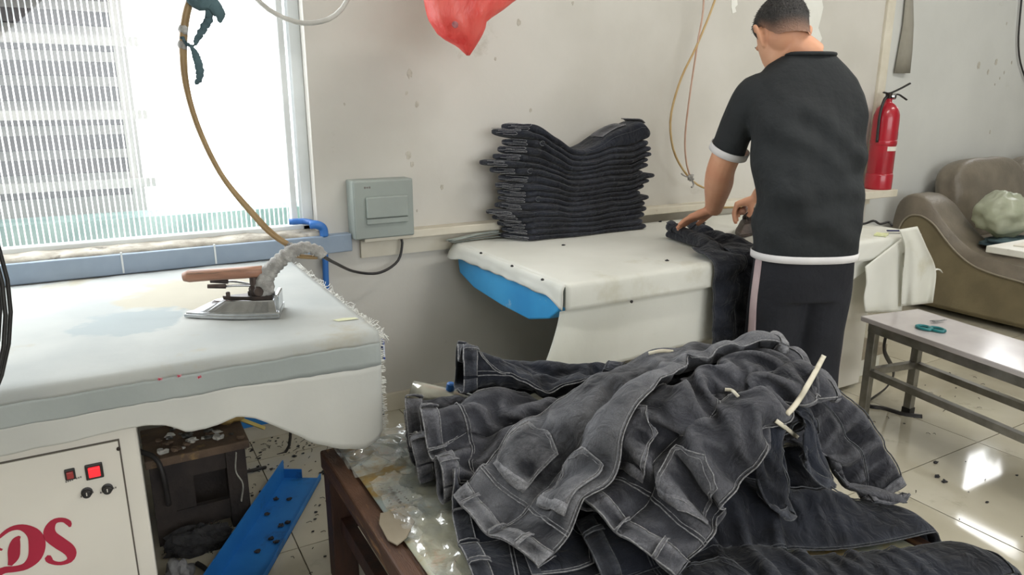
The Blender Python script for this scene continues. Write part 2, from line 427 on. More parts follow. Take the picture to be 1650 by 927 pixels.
# ------------------------------------------------------------------ palette for things
mat('white_cloth', (206, 208, 204), (190, 194, 192), rough=.92, scale=3.2, bump=.10, bscale=26, translucent=.30, spots=(190, 182, 160), sscale=2.6, slo=.60, shi=.74)
mat('white_cloth_used', (243, 243, 236), (234, 234, 226), rough=.92, scale=3.0, bump=.10, bscale=26, translucent=.30, spots=(214, 210, 190), sscale=2.1, slo=.58, shi=.74)
mat('cloth_shaded', (150, 157, 155), (164, 170, 168), rough=.92, scale=3, bump=.1, bscale=26)  # shade put into the cloth colour where the board behind stops the backlight
mat('white_cloth_backlit', (226, 226, 220), (214, 215, 210), rough=.92, scale=3, bump=.1, bscale=26, translucent=.3)  # paler copy of the same cloth, backlight of the lower fall painted in
mat('stain_blue', (186, 196, 198), (206, 210, 208), rough=.92, scale=9)
mat('fringe', (236, 236, 230), (220, 220, 214), rough=.95)
mat('board', (150, 156, 152), (166, 170, 166), rough=.8)
mat('cabinet_paint', (224, 220, 210), (217, 213, 203), rough=.5, scale=3)
mat('line_dark', (92, 86, 78), rough=.8)
mat('black_plastic', (26, 25, 25), (38, 36, 36), rough=.45, scale=20)
mat('lamp_red', (150, 30, 34), rough=.3, emit=(255, 40, 50), estr=.9)
mat('lens_red', (150, 50, 52), (170, 66, 66), rough=.3)
mat('logo_red', (176, 36, 66), (166, 32, 60), rough=.45)
mat('print_grey', (120, 116, 112), rough=.8)
mat('metal', (196, 198, 200), (176, 178, 180), rough=.18, metal=1.0, scale=30)
mat('metal_dull', (128, 128, 126), (104, 104, 102), rough=.42, metal=.85, scale=18)
mat('metal_dark', (58, 52, 50), (84, 72, 66), rough=.5, metal=.6, scale=26)
mat('wood_handle', (172, 128, 104), (146, 106, 86), rough=.5, scale=6, stretch=(1, 9, 9), spots=(96, 78, 66), sscale=4, slo=.56, shi=.66)
mat('wrap_grey', (176, 174, 170), (138, 136, 132), rough=.95, scale=40, bump=.7, bscale=70)
mat('hose_cream', (196, 170, 122), (176, 146, 96), rough=.5, scale=14)
mat('hose_tan', (158, 132, 92), (138, 112, 74), rough=.5, scale=14)
mat('hose_pink', (200, 168, 150), (184, 150, 130), rough=.5, scale=14)
mat('hose_grey', (200, 198, 192), (180, 178, 172), rough=.55, scale=14)
mat('cable_black', (36, 34, 34), (50, 47, 46), rough=.5, scale=14)
mat('rag_teal', (82, 106, 112), (58, 76, 84), rough=.9, scale=12, bump=.4)
mat('box_grey', (150, 158, 152), (142, 149, 144), rough=.55, scale=5)
mat('pipe_blue', (46, 102, 176), (58, 118, 190), rough=.4, scale=6)
mat('hull_blue', (42, 140, 200), (58, 158, 214), rough=.45, scale=4, spots=(160, 196, 214), sscale=7, slo=.64, shi=.72)
mat('channel_blue', (30, 108, 182), (44, 126, 198), rough=.5, scale=5, spots=(36, 66, 96), sscale=7, slo=.58, shi=.74)
mat('bag_red', (232, 92, 88), (244, 140, 130), rough=.3, scale=9, stretch=(1, 1, .35), bump=.9, bscale=14, bdist=.03, translucent=.45)
mat('ext_red', (176, 26, 44), (160, 22, 40), rough=.28, scale=5, coat=.3)
mat('paper_white', (226, 222, 212), (214, 210, 200), rough=.8)
mat('leather', (128, 119, 105), (110, 102, 90), rough=.42, scale=7, bump=.25, bscale=60)
mat('leather_side', (138, 127, 100), (122, 112, 88), rough=.5, scale=6, bump=.2, bscale=60)
mat('piping', (150, 142, 126), rough=.5)
mat('bag_pale', (206, 210, 190), (186, 192, 168), rough=.32, scale=6, bump=.7, bscale=14, translucent=.3)
mat('bench_top', (196, 190, 190), (182, 176, 176), rough=.16, scale=4, spots=(130, 116, 106), sscale=5, slo=.66, shi=.74)
mat('bench_steel', (150, 148, 142), (120, 117, 110), rough=.35, metal=.7, scale=12)
mat('teal_plastic', (24, 108, 112), (32, 122, 124), rough=.35)
mat('wood_dark', (92, 62, 44), (60, 40, 30), rough=.6, scale=4, stretch=(6, 1, 6), bump=.3, spots=(150, 112, 74), sscale=6, slo=.58, shi=.72)
mat('wood_leg', (78, 48, 36), (52, 32, 26), rough=.6, scale=4, stretch=(6, 6, 1), bump=.3)
mat('crate_dark', (44, 40, 40), (66, 58, 54), rough=.85, scale=7, bump=.4)
mat('crate_top', (116, 96, 78), (84, 70, 60), rough=.85, scale=8, bump=.4, spots=(160, 130, 84), sscale=9, slo=.58, shi=.68)
mat('lint', (40, 40, 42), (58, 57, 58), rough=1.0, scale=50)
mat('lint_pale', (206, 204, 196), (176, 172, 164), rough=1.0, scale=50)
mat('cardboard', (158, 148, 130), (138, 128, 110), rough=.9, scale=6)
mat('table_print', (186, 184, 156), (160, 172, 172), rough=.3, scale=6, lo=.42, hi=.58, spots=(168, 140, 84), sscale=5, slo=.52, shi=.62)
def film_mat():
    m = bpy.data.materials.new('film'); m.use_nodes = True; N = m.node_tree.nodes; L = m.node_tree.links; N.remove(N['Principled BSDF'])
    tr = N.new('ShaderNodeBsdfTransparent'); gl = N.new('ShaderNodeBsdfGlossy'); gl.inputs['Roughness'].default_value = .10
    df = N.new('ShaderNodeBsdfDiffuse'); df.inputs[0].default_value = (*lin((214, 213, 206)), 1)
    fr = N.new('ShaderNodeLayerWeight'); fr.inputs['Blend'].default_value = .35; mr = N.new('ShaderNodeMapRange'); mr.inputs[3].default_value = .05; mr.inputs[4].default_value = .50; L.new(fr.outputs['Facing'], mr.inputs[0])
    tc = N.new('ShaderNodeTexCoord'); nb = N.new('ShaderNodeTexNoise'); nb.inputs['Scale'].default_value = 15; nb.inputs['Detail'].default_value = 3; nb.inputs['Distortion'].default_value = 1.2
    L.new(tc.outputs['Object'], nb.inputs['Vector'])
    bp = N.new('ShaderNodeBump'); bp.inputs['Strength'].default_value = .30; bp.inputs['Distance'].default_value = .012; L.new(nb.outputs[0], bp.inputs['Height'])
    for n in (gl, fr): L.new(bp.outputs[0], n.inputs['Normal'])
    a = N.new('ShaderNodeMixShader'); a.inputs[0].default_value = .22; L.new(tr.outputs[0], a.inputs[1]); L.new(df.outputs[0], a.inputs[2])
    b = N.new('ShaderNodeMixShader'); L.new(mr.outputs[0], b.inputs[0]); L.new(a.outputs[0], b.inputs[1]); L.new(gl.outputs[0], b.inputs[2])
    L.new(b.outputs[0], N['Material Output'].inputs[0]); MATS['film'] = m
film_mat()
mat('white_top', (222, 221, 212), (210, 208, 196), rough=.35, scale=6, spots=(140, 126, 104), sscale=9, slo=.68, shi=.72)
mat('tape_white', (224, 218, 200), (208, 200, 180), rough=.7, scale=20)

T = .762
# ------------------------------------------------------------------ left ironing table with its cloth and control cabinet
t1 = thing('ironing_table', (-.6, 2.3, 0), 'white metal ironing table with a control cabinet below the window', 'table')
F1 = 1.768                      # front of the table
XR = .592
MB().span(-1.75, XR - .012, F1 + .014, WY - .055, T - .078, T - .006).build('table_board', 'board', t1, bevel=.01)
CXR, CY = -.006, 1.805
cab = MB().span(-1.3, CXR, CY, 2.6, 0, T - .078).build('cabinet', 'cabinet_paint', t1, bevel=.006)
# door outline groove (dark frame line), traced on the cabinet front
dx1 = aty(192, 707, CY)[0]; dz1 = aty(192, 707, CY)[2]
MB().span(-1.2, dx1, CY - .003, CY + .01, .05, dz1).build('door_gap', 'line_dark', cab)
door = MB().span(-1.196, dx1 - .0035, CY - .0055, CY + .01, .054, dz1 - .0035).build('door', 'cabinet_paint', t1, bevel=.001)
c = aty(191, 723, CY - .006); MB().lathe([(.0045, 0), (.0045, .004), (.002, .006)], c, 10, (0, -1, 0)).build('screw', 'metal_dark', door)
def on_cab(px, py): return aty(px, py, CY - .0055)
def rocker(px, py, w, h, m):
    c = on_cab(px, py); b = MB().box(c, (w, .012, h)).build('switch', 'black_plastic', t1, bevel=.002)
    MB().box(c + A(0, -.006, 0), (w * .66, .008, h * .66), M=Matrix.Rotation(.12, 3, 'X')).build('rocker', m, b, bevel=.0015)
rocker(113, 764, .021, .027, 'lens_red'); rocker(152, 759, .036, .038, 'lamp_red')
for px, py in ((140, 793), (173, 787)):
    k = MB().lathe([(.012, 0), (.012, .004), (.009, .005), (.009, .016), (.007, .018)], on_cab(px, py), 18, (0, -1, 0)).build('knob', 'black_plastic', t1, smooth=False)
    MB().box(on_cab(px, py) + A(0, -.0185, .003), (.002, .002, .008)).build('pointer', 'paper_white', k)
for px, py, w in ((119, 776, .034), (156, 772, .032), (141, 800, .028), (175, 793, .036)):
    m = MB(); c = on_cab(px, py)
    for k in range(8):
        if k == 4: continue
        m.box(c + A((k - 3.5) * w / 8, -.0005, .003 + k * .0006), (w / 12, .001, .004))
    m.build('caption', 'print_grey', door)
def stroke(name, pts, m, parent, d=.0012):
    """flat painted letter stroke: pixel points with a half width each"""
    p = catmull([(*on_cab(x, y), r) for x, y, r in pts], 40); q = p[:, :3]; r = p[:, 3] * .00165
    Tn = np.gradient(q, axis=0); Tn /= np.linalg.norm(Tn, axis=1)[:, None]; S = np.cross(Tn, A(0, 1, 0))
    G = np.stack([q + S * r[:, None] + A(0, -d, 0), q - S * r[:, None] + A(0, -d, 0)], 1)
    mb = MB(); mb.grid(G); return mb.build(name, m, parent, solid=.001)
# the two red letters DS
stroke('letter_stroke', [(113, 849, 1.2), (111, 843, 3.5), (102, 838, 3.2), (88, 840, 4), (80, 852, 6.5), (82, 864, 8), (96, 875, 8.5), (109, 884, 8), (115, 893, 6.5), (112, 903, 4), (98, 908, 2.6), (84, 906, 3), (78, 900, 4.5), (79, 895, 2)], 'logo_red', door)
stroke('letter_stroke', [(-18, 879, .8), (-4, 868, 2), (16, 853, 3), (36, 850, 4.5), (54, 860, 8), (60, 878, 10), (56, 898, 8.5), (42, 912, 5.5), (24, 917, 4.5), (6, 919, 5), (-12, 929, 6)], 'logo_red', door)
stroke('letter_stroke', [(32, 864, 1.5), (26, 871, 5), (23, 884, 7), (22, 898, 6.5), (16, 911, 2.5)], 'logo_red', door, .0016)
stroke('letter_stroke', [(-6, 884, 2.5), (4, 886, 1.2)], 'logo_red', door)

# cloth of the left table: top, front fall with an uneven hem, short end fall
def hem1(x):
    pts = [(-1.8, .60), (-.3, .618), (0.0, .628), (.05, .622), (.10, .590), (.17, .592), (.215, .604), (.26, .590), (.32, .545), (.39, .487), (.47, .452), (.53, .447), (.575, .462), (.60, .50)]
    return float(np.interp(x, [p[0] for p in pts], [p[1] for p in pts]))
cl = MB(); G = []
xs = np.r_[np.linspace(-1.78, -.3, 24), np.linspace(-.27, XR, 60)]
for x in xs:
    row = []; hz = hem1(x)
    e = sst(.50, XR, x)              # near the end the cloth pulls in round the corner
    back = WY - .06
    for k in range(28):
        y = back + (F1 + .012 - back) * k / 27
        row.append(A(x, y, T + .0015 + .0025 * nz(x * 5, y * 5) + .0015 * nz(x * 17, y * 9, 3)))
    for k in range(1, 5):
        a = k / 5 * math.pi / 2
        row.append(A(x, F1 + .012 - .014 * math.sin(a), T - .014 * (1 - math.cos(a))))
    for k in range(1, 25):
        z = T - .014 - .062 * k / 9 if k <= 9 else T - .076 - (T - .076 - hz) * (k - 9) / 15
        fr = max(0, (T - .085 - z)) / .25
        y = F1 - .002 - .004 * sst(.0, .05, T - z) * e + fr * (.030 * nz(x * 6.5, 0, z * 1.5) + .018 * math.sin(x * 21) * sst(.1, .5, x) - .006)
        row.append(A(x - .012 * e * fr, y, z + .003 * nz(x * 30, z)))
    G.append(row)
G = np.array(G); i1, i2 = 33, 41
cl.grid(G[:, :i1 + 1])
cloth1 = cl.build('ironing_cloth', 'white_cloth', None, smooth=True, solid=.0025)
MB().grid(G[:, i1:i2 + 1]).build('front_shaded_band', 'cloth_shaded', cloth1, smooth=True, solid=.003)
MB().grid(G[:, i2:]).build('front_fall', 'white_cloth_backlit', cloth1, smooth=True, solid=.0025)
tag(cloth1, 'stained white cloth covering the ironing table below the window with its iron', 'cloth')
# end fall at the right, its thread fringe
cl = MB(); G = []
for k in range(40):
    y = F1 + .004 + (WY - .08 - F1) * k / 39; row = []
    for j in range(10):
        s = j / 9; dz = .10 + .15 * (1 - sst(0, .25, (y - F1))) + .03 * nz(y * 8, 4)
        row.append(A(XR + .006 * math.sin(min(1, s * 4) * math.pi / 2) + .012 * s * nz(y * 9, s), y, T + .001 - dz * s))
    G.append(row)
cl.grid(G); cl.build('end_fall', 'white_cloth', cloth1, smooth=True, solid=.0025)
fr = MB()
for k in range(300):
    y = F1 + (WY - .1 - F1) * rng.random(); a = rng.normal(0, .6); l = rng.uniform(.008, .028)
    p = A(XR + .006, y, T - .004 - .02 * rng.random()); fr.tube([p, p + A(l * .7, a * l * .4, l * rng.uniform(-.6, .7)), p + A(l, a * l, l * rng.uniform(-1, .4))], .0009, 3)
for k in range(170):
    s = rng.random(); z = T - .29 * s; p = A(XR - .002, F1 - .002, z); l = rng.uniform(.006, .016)
    fr.tube([p, p + A(l, -.2 * l, l * rng.uniform(-.8, .5))], .0008, 3)
o = fr.build('thread_fringe', 'fringe', cloth1); o['kind'] = 'stuff'
def blot(name, c, rx, ry, color, amount):
    """a soft-edged stain of its own shape soaked into a cloth material"""
    m = MATS[name]; N = m.node_tree.nodes; L = m.node_tree.links; b = N['Principled BSDF']
    src = b.inputs['Base Color'].links[0].from_socket
    geo = N.new('ShaderNodeTexCoord'); mp = N.new('ShaderNodeMapping'); mp.vector_type = 'POINT'
    mp.inputs['Location'].default_value = (-c[0] / rx, -c[1] / ry, 0); mp.inputs['Scale'].default_value = (1 / rx, 1 / ry, 0)
    L.new(geo.outputs['Object'], mp.inputs['Vector'])
    n_ = N.new('ShaderNodeTexNoise'); n_.inputs['Scale'].default_value = 1.6; n_.inputs['Detail'].default_value = 5; L.new(mp.outputs[0], n_.inputs['Vector'])
    ln_ = N.new('ShaderNodeVectorMath'); ln_.operation = 'LENGTH'; L.new(mp.outputs[0], ln_.inputs[0])
    ad = N.new('ShaderNodeMath'); ad.operation = 'MULTIPLY_ADD'; L.new(n_.outputs[0], ad.inputs[0]); ad.inputs[1].default_value = 1.3; L.new(ln_.outputs['Value'], ad.inputs[2])
    mr = N.new('ShaderNodeMapRange'); mr.inputs[1].default_value = 1.62; mr.inputs[2].default_value = 1.48; mr.inputs[3].default_value = 0; mr.inputs[4].default_value = amount
    L.new(ad.outputs[0], mr.inputs[0])
    x = N.new('ShaderNodeMix'); x.data_type = 'RGBA'; x.inputs[7].default_value = (*lin(color), 1)
    L.new(mr.outputs[0], x.inputs[0]); L.new(src, x.inputs[6]); L.new(x.outputs[2], b.inputs['Base Color'])
    for n in N:
        if n.type == 'BSDF_TRANSLUCENT': L.new(x.outputs[2], n.inputs[0])
blot('white_cloth', atz(330, 470, T), .26, .22, (200, 188, 160), .55)
blot('white_cloth', atz(215, 520, T), .16, .13, (176, 186, 188), .8)
# stains on the cloth top (thin flat marks with their own outline)
m = mat('yellow_mark', (216, 216, 178), (206, 208, 180), rough=.9)
MB().prism([aty(0, 0, 1) * 0 + atz(x, y, T + .0042) for x, y in ((536, 516), (552, 513), (572, 512), (578, 514), (562, 516), (545, 518))], (0, 0, .0006)).build('yellow_mark', m, cloth1)
for k, (x, y) in enumerate(((258, 611), (289, 606), (321, 608))):
    c = aty(x, y, F1 - .004); s = MB().box(c, (.010, .0016, .006), M=Matrix.Rotation(.25 - .3 * k, 3, 'Y')).build('red_sticker', mat('sticker', (206, 188, 188), (186, 96, 108), rough=.7, scale=120), cloth1)
    MB().prism([c + A(-.003, -.0016, -.003), c + A(.004, -.0016, 0), c + A(-.003, -.0016, .003)], (0, -.0004, 0)).build('red_mark', 'logo_red', s)
c = atz(613, 572, .70); 
tg = thing('blue_tag', (XR + .012, F1 + .03, .66), 'small blue and white woven tag hanging from the ironing cloth corner', 'tag')
MB().box((XR + .016, F1 + .02, .705), (.004, .02, .055)).build('tag_strip', mat('tag_blue', (40, 66, 150), (190, 196, 216), rough=.7, scale=70, lo=.52, hi=.56), tg)

# ------------------------------------------------------------------ steam iron
def make_iron(loc, rz, label, wrapped):
    """built along +x (nose at -x), copied into place"""
    t = bpy.data.objects.new('steam_iron', None); COL.objects.link(t); WORLD[t.name] = Matrix.Identity(4)
    def foot(s, z, x0=-.145, x1=.125):
        out = []
        for a in np.linspace(0, 1, 15) ** 1.35:
            x = x0 + (x1 - x0) * a; out.append((x, .062 * s * (1 - (1 - a) ** 2.1)))
        return [A(x, y, z) for x, y in out] + [A(x, -y, z) for x, y in out[:0:-1]]
    MB().loft([foot(1, 0), foot(1, .010)]).build('sole_plate', 'metal', t, bevel=.0015)
    MB().loft([foot(.97, .010, -.139), foot(.97, .015, -.137), foot(.93, .018, -.130)]).build('skirt', 'metal', t)
    MB().loft([foot(.92, .018, -.122, .118), foot(.74, .047, -.060, .112), foot(.68, .050, -.050, .108)]).build('body', 'metal', t, bevel=.0012)
    MB().loft([foot(.46, .049, -.035, .105), foot(.46, .058, -.035, .105)]).build('top_plate', 'metal_dark', t)
    for x in (-.02, .04): MB().lathe([(.006, 0), (.006, .012), (.003, .014)], (x, 0, .056), 8).build('bolt', 'metal_dark', t)
    MB().box((.118, 0, .035), (.012, .09, .06)).build('heel_guard', 'metal', t, bevel=.003)
    MB().lathe([(.016, 0), (.018, .02), (.013, .03), (.013, .055)], (.055, 0, .056), 12).build('valve_post', 'metal_dark', t)
    MB().lathe([(.012, -.03), (.016, -.02), (.016, .025), (.011, .03)], (.07, .0, .072), 12, (0, 1, 0)).build('valve', 'metal_dark', t)
    # wooden grip on its bracket
    P = [A(-.135, 0, .118), A(-.12, 0, .12), A(-.05, 0, .122), A(.03, 0, .124), A(.085, 0, .126)]
    MB().tube(P, [.012, .0175, .0165, .017, .0165], 14).build('grip', 'wood_handle', t, smooth=True)
    MB().tube(catmull([(.075, 0, .056), (.09, 0, .085), (.082, 0, .122)], 12), .013, 10).build('bracket', 'metal_dark', t, smooth=True)
    # trigger levers
    for s, dz in ((-1, 0), (1, .006)):
        l = MB().tube(catmull([(.05, s * .004, .086), (.0, s * .012, .090 + dz), (-.025, s * .016, .090 + dz)], 8), .0035, 6).build('trigger', 'metal', t, smooth=True)
        MB().tube([(-.02, s * .0155, .090 + dz), (-.068, s * .020, .093 + dz)], [.007, .006], 8).build('trigger_sleeve', 'metal_dark', l, smooth=True)
    if wrapped:
        MB().ball((.082, 0, .078), (.026, .028, .032), 10, .35, 3).build('binding', 'wrap_grey', t, smooth=True)
        pw = catmull([(.078, 0, .075), (.092, 0, .115), (.125, -.004, .150), (.165, 0, .180), (.205, .006, .190), (.238, .012, .176), (.250, .014, .160)], 44)
        rr = [.026 - .011 * k / 43 + .0018 * math.sin(k * 2.1) + .001 * rng.normal() for k in range(44)]
        w_ = MB().tube(pw, rr, 12).build('hose_wrapping', 'wrap_grey', t, smooth=True)
        fz = MB()
        for k in range(150):
            i = rng.integers(2, 43); d = nrm(rng.normal(size=3)); p = pw[i] + d * rr[i] * .8; l = rng.uniform(.003, .010)
            fz.tube([p, p + d * l], .0005, 3)
        o = fz.build('loose_threads', 'fringe', w_); o['kind'] = 'stuff'
    t.location = loc; t.rotation_euler = (0, 0, rz)
    return tag(t, label, 'iron')
tip, heel = atz(297, 514, T), atz(450, 515, T) + A(.03, .047, 0)
ax = nrm(heel - tip); ang = math.atan2(ax[1], ax[0])
ic = tip + ax * .145
iron1 = make_iron((ic[0], ic[1], T + .0045), ang, 'steam iron with a wooden grip and cloth wrapped hose on the stained ironing cloth', True)
def ironpt(x, y, z): return A(ic[0] + x * math.cos(ang) - y * math.sin(ang), ic[1] + x * math.sin(ang) + y * math.cos(ang), T + .0045 + z)

# steam hose of that iron, hung from a rag above the window
hp = [aty(x, y, 2.12 + .0 * y) for x, y in ((356, -560), (354, -250), (346, -90), (326, -36), (306, 0), (296, 40), (294, 85), (300, 140), (322, 212), (360, 287), (412, 352), (440, 380), (470, 400))]
hp += [ironpt(.17, .02, .165), ironpt(.225, .018, .158), ironpt(.246, .016, .160)]
hs = thing('steam_hose', hp[0], 'cream twin steam hose hanging in a long curve before the window to the iron', 'hose')
hc = catmull(hp, 90)
MB().tube(hc, [.0100 - .0035 * sst(0, 89, k) for k in range(90)], 8).build('hose', 'hose_tan', hs, smooth=True)
MB().tube(hc + np.array([.008, .006, .002]) * np.sin(np.linspace(0, 9, 90))[:, None] ** 2, .0055, 6).build('second_hose', 'hose_tan', hs, smooth=True)
for x, y in ((293, 52), (293, 70), (463, 398)):
    p = hc[np.argmin(np.linalg.norm(hc - aty(x, y, 2.12), axis=1))]; MB().ball(p, (.012, .012, .014), 8, .4, x).build('tie', 'wrap_grey', hs, smooth=True)
rg = thing('tie_rag', aty(330, 0, 2.12), 'knotted blue grey rag strips tying the hanging hose before the window', 'rag')
def strip(name, pts, r, m, parent, Y, flat=.3, n=24):
    P = catmull([(*aty(x, y, Y), q) for x, y, q in [(p[0], p[1], p[2]) for p in pts]], n)
    return MB().tube(P[:, :3] + rng.normal(0, .0012, (n, 3)), P[:, 3], 8, flat=flat, up=(0, 1, 0)).build(name, m, parent, smooth=True)
strip('rag_knot', [(300, -20, .018), (318, 2, .02), (338, 4, .02), (352, 20, .016), (357, 38, .004)], 0, 'rag_teal', rg, 2.10, .5)
strip('rag_strip', [(338, 6, .008), (336, 30, .010), (322, 56, .009), (312, 72, .006)], 0, 'rag_teal', rg, 2.10)
strip('rag_tail', [(308, 74, .004), (316, 92, .010), (322, 118, .010), (316, 137, .005)], 0, 'rag_teal', rg, 2.10)
strip('rag_link', [(293, 60, .006), (302, 72, .005), (312, 74, .005)], 0, 'rag_teal', rg, 2.11)
# second hose across the window corner
MBp = catmull([aty(x, y, 2.6) for x, y in ((352, -560), (356, -250), (382, -50), (412, -4), (440, 20), (475, 35), (505, 37), (535, 28), (556, 6), (564, -30), (566, -250), (566, -560))], 80)
tag(MB().tube(MBp, .0085, 8).build('grey_hose', 'hose_grey', smooth=True), 'pale grey hose sagging across the top corner of the window', 'hose')

# ------------------------------------------------------------------ blue water pipe at the sill, electric box, its cable
bp = thing('water_pipe', (0.80, WY - .03, 0), 'blue plastic water pipe bent down at the window sill end', 'pipe')
e0, e1, e2 = aty(492, 357, WY + .02), aty(515, 362, WY - .035), aty(526, 470, WY - .035)
MB().tube(catmull([e0 + A(-.06, .02, 0), e0, e1 + A(-.01, 0, .0), e1 + A(.014, 0, -.018), e1 + A(.016, 0, -.06), e2, A(e2[0], e2[1], .35)], 40), .0125, 12).build('pipe_run', 'pipe_blue', bp, smooth=True)
MB().tube(catmull([e1 + A(-.035, .01, 0), e1 + A(-.012, 0, 0), e1 + A(.012, 0, -.016), e1 + A(.016, 0, -.05)], 16), .0175, 12).build('elbow_joint', 'pipe_blue', bp, smooth=True)
MB().span(e2[0] - .02, e2[0] + .02, e2[1] - .01, WY + .005, .50, .52).build('clip', 'pipe_blue', bp)

bx0, bx1, bz0, bz1 = .862, 1.122, .815, 1.056
eb = thing('switch_box', (.99, WY, .815), 'grey metal electric box with a hinged flap on the wall', 'electric box')
MB().span(bx0, bx1, WY - .085, WY + .004, bz0, bz1).build('casing', 'box_grey', eb, bevel=.006)
fp = MB().span(bx0 + .004, bx1 - .004, WY - .09, WY - .084, bz0 + .004, bz1 - .004).build('cover', 'box_grey', eb, bevel=.003)
MB().span(bx0 + .05, bx1 - .03, WY - .108, WY - .088, bz0 + .088, bz0 + .175).build('flap', 'box_grey', eb, bevel=.005)
MB().span(bx0 + .05, bx1 - .03, WY - .102, WY - .088, bz0 + .062, bz0 + .086).build('flap_rim', 'box_grey', eb, bevel=.004)
m = MB()
for k in range(3): m.box((bx0 + .05 + k * .010, WY - .0908, bz1 - .028), (.007, .001, .008 - .002 * (k == 1)))
m.build('caption', 'print_grey', fp)
cb = catmull([A(1.075, WY - .04, .818), aty(648, 395, WY - .05), aty(640, 422, WY - .06), aty(610, 440, WY - .09), aty(572, 438, WY - .15), aty(540, 424, 2.45), ironpt(.25, .016, .160)], 60)
tag(MB().tube(cb, .0058, 8).build('power_cable', 'cable_black', smooth=True), 'black power cable drooping from the electric box to the wrapped iron hose', 'cable')

# ------------------------------------------------------------------ red plastic bag hanging above
bgm = MB(); rings = []
bY = 2.5; ca = aty(765, -95, bY)
bag_rows = [(89, 752, 757), (82, 744, 761), (74, 734, 766), (64, 718, 771), (54, 706, 775), (44, 699, 779), (34, 693, 781), (26, 690, 790), (14, 687, 808), (2, 684, 822), (-12, 682, 838), (-28, 686, 842), (-45, 700, 835), (-62, 722, 812), (-80, 748, 786), (-96, 760, 772)]
for k, (py, xl, xr) in enumerate(bag_rows):
    pl, pr_ = aty(xl, py, bY), aty(xr, py, bY); c = (pl + pr_) / 2; hw = (pr_[0] - pl[0]) / 2; s = k / 15; ring = []
    for j in range(56):
        a = 2 * math.pi * j / 56; dep = min(.085, hw * .75)
        cr_ = 1 + .14 * nz(math.cos(a) * 4, math.sin(a) * 4, s * 5) + .10 * abs(math.sin(a * 5 + s * 5 + 2 * nz(a, s * 4))) - .05
        ring.append(c + A(hw * math.cos(a) * (1 + .02 * nz(a * 3, s * 8)), dep * math.sin(a) * cr_, .006 * nz(a * 2, s * 6)))
    rings.append(ring)
bgm.loft(rings)
rb_ = bgm.build('plastic_bag', 'bag_red', smooth=True)
tag(rb_, 'crumpled red plastic bag hanging in front of the wall', 'bag')
MB().tube(catmull([ca + A(.0, 0, -.02), A(ca[0], ca[1], 2.4), A(ca[0], ca[1], CEIL)], 10), .003, 6).build('hanging_string', 'hose_cream', rb_)
MB().lathe([(.012, 0), (.012, .003), (.004, .005)], aty(733, 40, bY - .085), 12, (0, -1, .2)).build('dark_print', mat('print_dark', (120, 66, 76), (150, 80, 84), rough=.5, scale=60), rb_)

# ------------------------------------------------------------------ right ironing table
t2 = thing('long_ironing_table', (2.3, 2.4, 0), 'long ironing table with a blue metal trough end against the wall', 'table')
F2, X20, X21 = 1.945, 1.318, 3.34
MB().span(X20 + .01, X21 - .01, F2 + .012, WY - .076, T - .09, T - .005).build('table_board', 'board', t2, bevel=.008)
ol = [(2.80, .70), (2.86, .66), (2.68, .596), (2.45, .572), (2.22, .566), (2.08, .600), (2.02, .66), (2.0, .70)]
ol = [(1.99, .70), (2.0, .655), (2.06, .612), (2.2, .572), (2.42, .575), (2.66, .592), (2.80, .63), (2.82, .70)]
hl = MB(); ring0 = [A(X20 + .004, y, z) for y, z in ol]
hl.loft([ring0, [p + A(.01, 0, 0) for p in ring0], [p + A(1.9, 0, 0) for p in ring0]])
hl.build('trough', 'hull_blue', t2, bevel=.006)
for x in (2.1, 3.0): MB().span(x, x + .28, 2.15, 2.7, 0, .60).build('pedestal', 'cabinet_paint', t2, bevel=.008)
MB().span(2.72, 3.12, 2.02, 2.12, .02, .62).build('front_panel', 'cabinet_paint', t2, bevel=.006)
# cover cloth: top with front rail, hanging front, left overhang
def hem2(x): return float(np.interp(x, [1.2, 1.32, 1.40, 1.56, 1.7, 1.9, 2.1, 2.6, 2.75, 3.0, 3.4], [.50, .46, .435, .425, .43, .435, .44, .45, .50, .62, .60])) + .004 * nz(x * 40, 1)
cl = MB(); G = []
xs = np.linspace(X20 - .004, X21, 90)
for x in xs:
    row = []; hz = hem2(x)
    for k in range(26):
        y = WY - .078 + (F2 + .014 - (WY - .078)) * k / 25
        row.append(A(x, y, T + .002 + .0025 * nz(x * 4, y * 4, 8)))
    for k in range(1, 5):
        a = k / 4 * math.pi / 2; row.append(A(x, F2 + .014 - .014 * math.sin(a), T - .014 * (1 - math.cos(a))))
    for k in range(1, 7): row.append(A(x, F2 - .001, T - .014 - .076 * k / 6))
    for k in range(1, 19):
        s = k / 18; z = T - .09 - (T - .09 - hz) * s
        fl_ = (1 - sst(X20, X20 + .12, x))
        row.append(A(x - .10 * fl_ * s ** 1.3, F2 + .032 * sst(0, .06, s) - .05 * fl_ * s + .014 * s * nz(x * 5, z * 2, 4), z + .02 * fl_ * s))
    G.append(row)
cl.grid(G)
cloth2 = cl.build('table_cloth', 'white_cloth_used', None, smooth=True, solid=.0025)
tag(cloth2, 'white cover cloth pinned over the long ironing table against the wall', 'cloth')
cl = MB(); G = []
for k in range(46):
    y = F2 + .0 + (WY - .08 - F2) * k / 45; row = []
    dz = .060 + .010 * nz(y * 12, 2) + .03 * (1 - sst(F2, F2 + .1, y))
    for j in range(10):
        s = j / 9; row.append(A(X20 - .004 - .012 * math.sin(min(1, s * 3) * math.pi / 2) - .010 * s * nz(y * 11, s * 2) - .03 * sst(2.6, 2.82, y) * s, y, T + .002 - dz * s))
    G.append(row)
cl.grid(G); cl.build('end_fall', 'white_cloth_used', cloth2, smooth=True, solid=.0025)
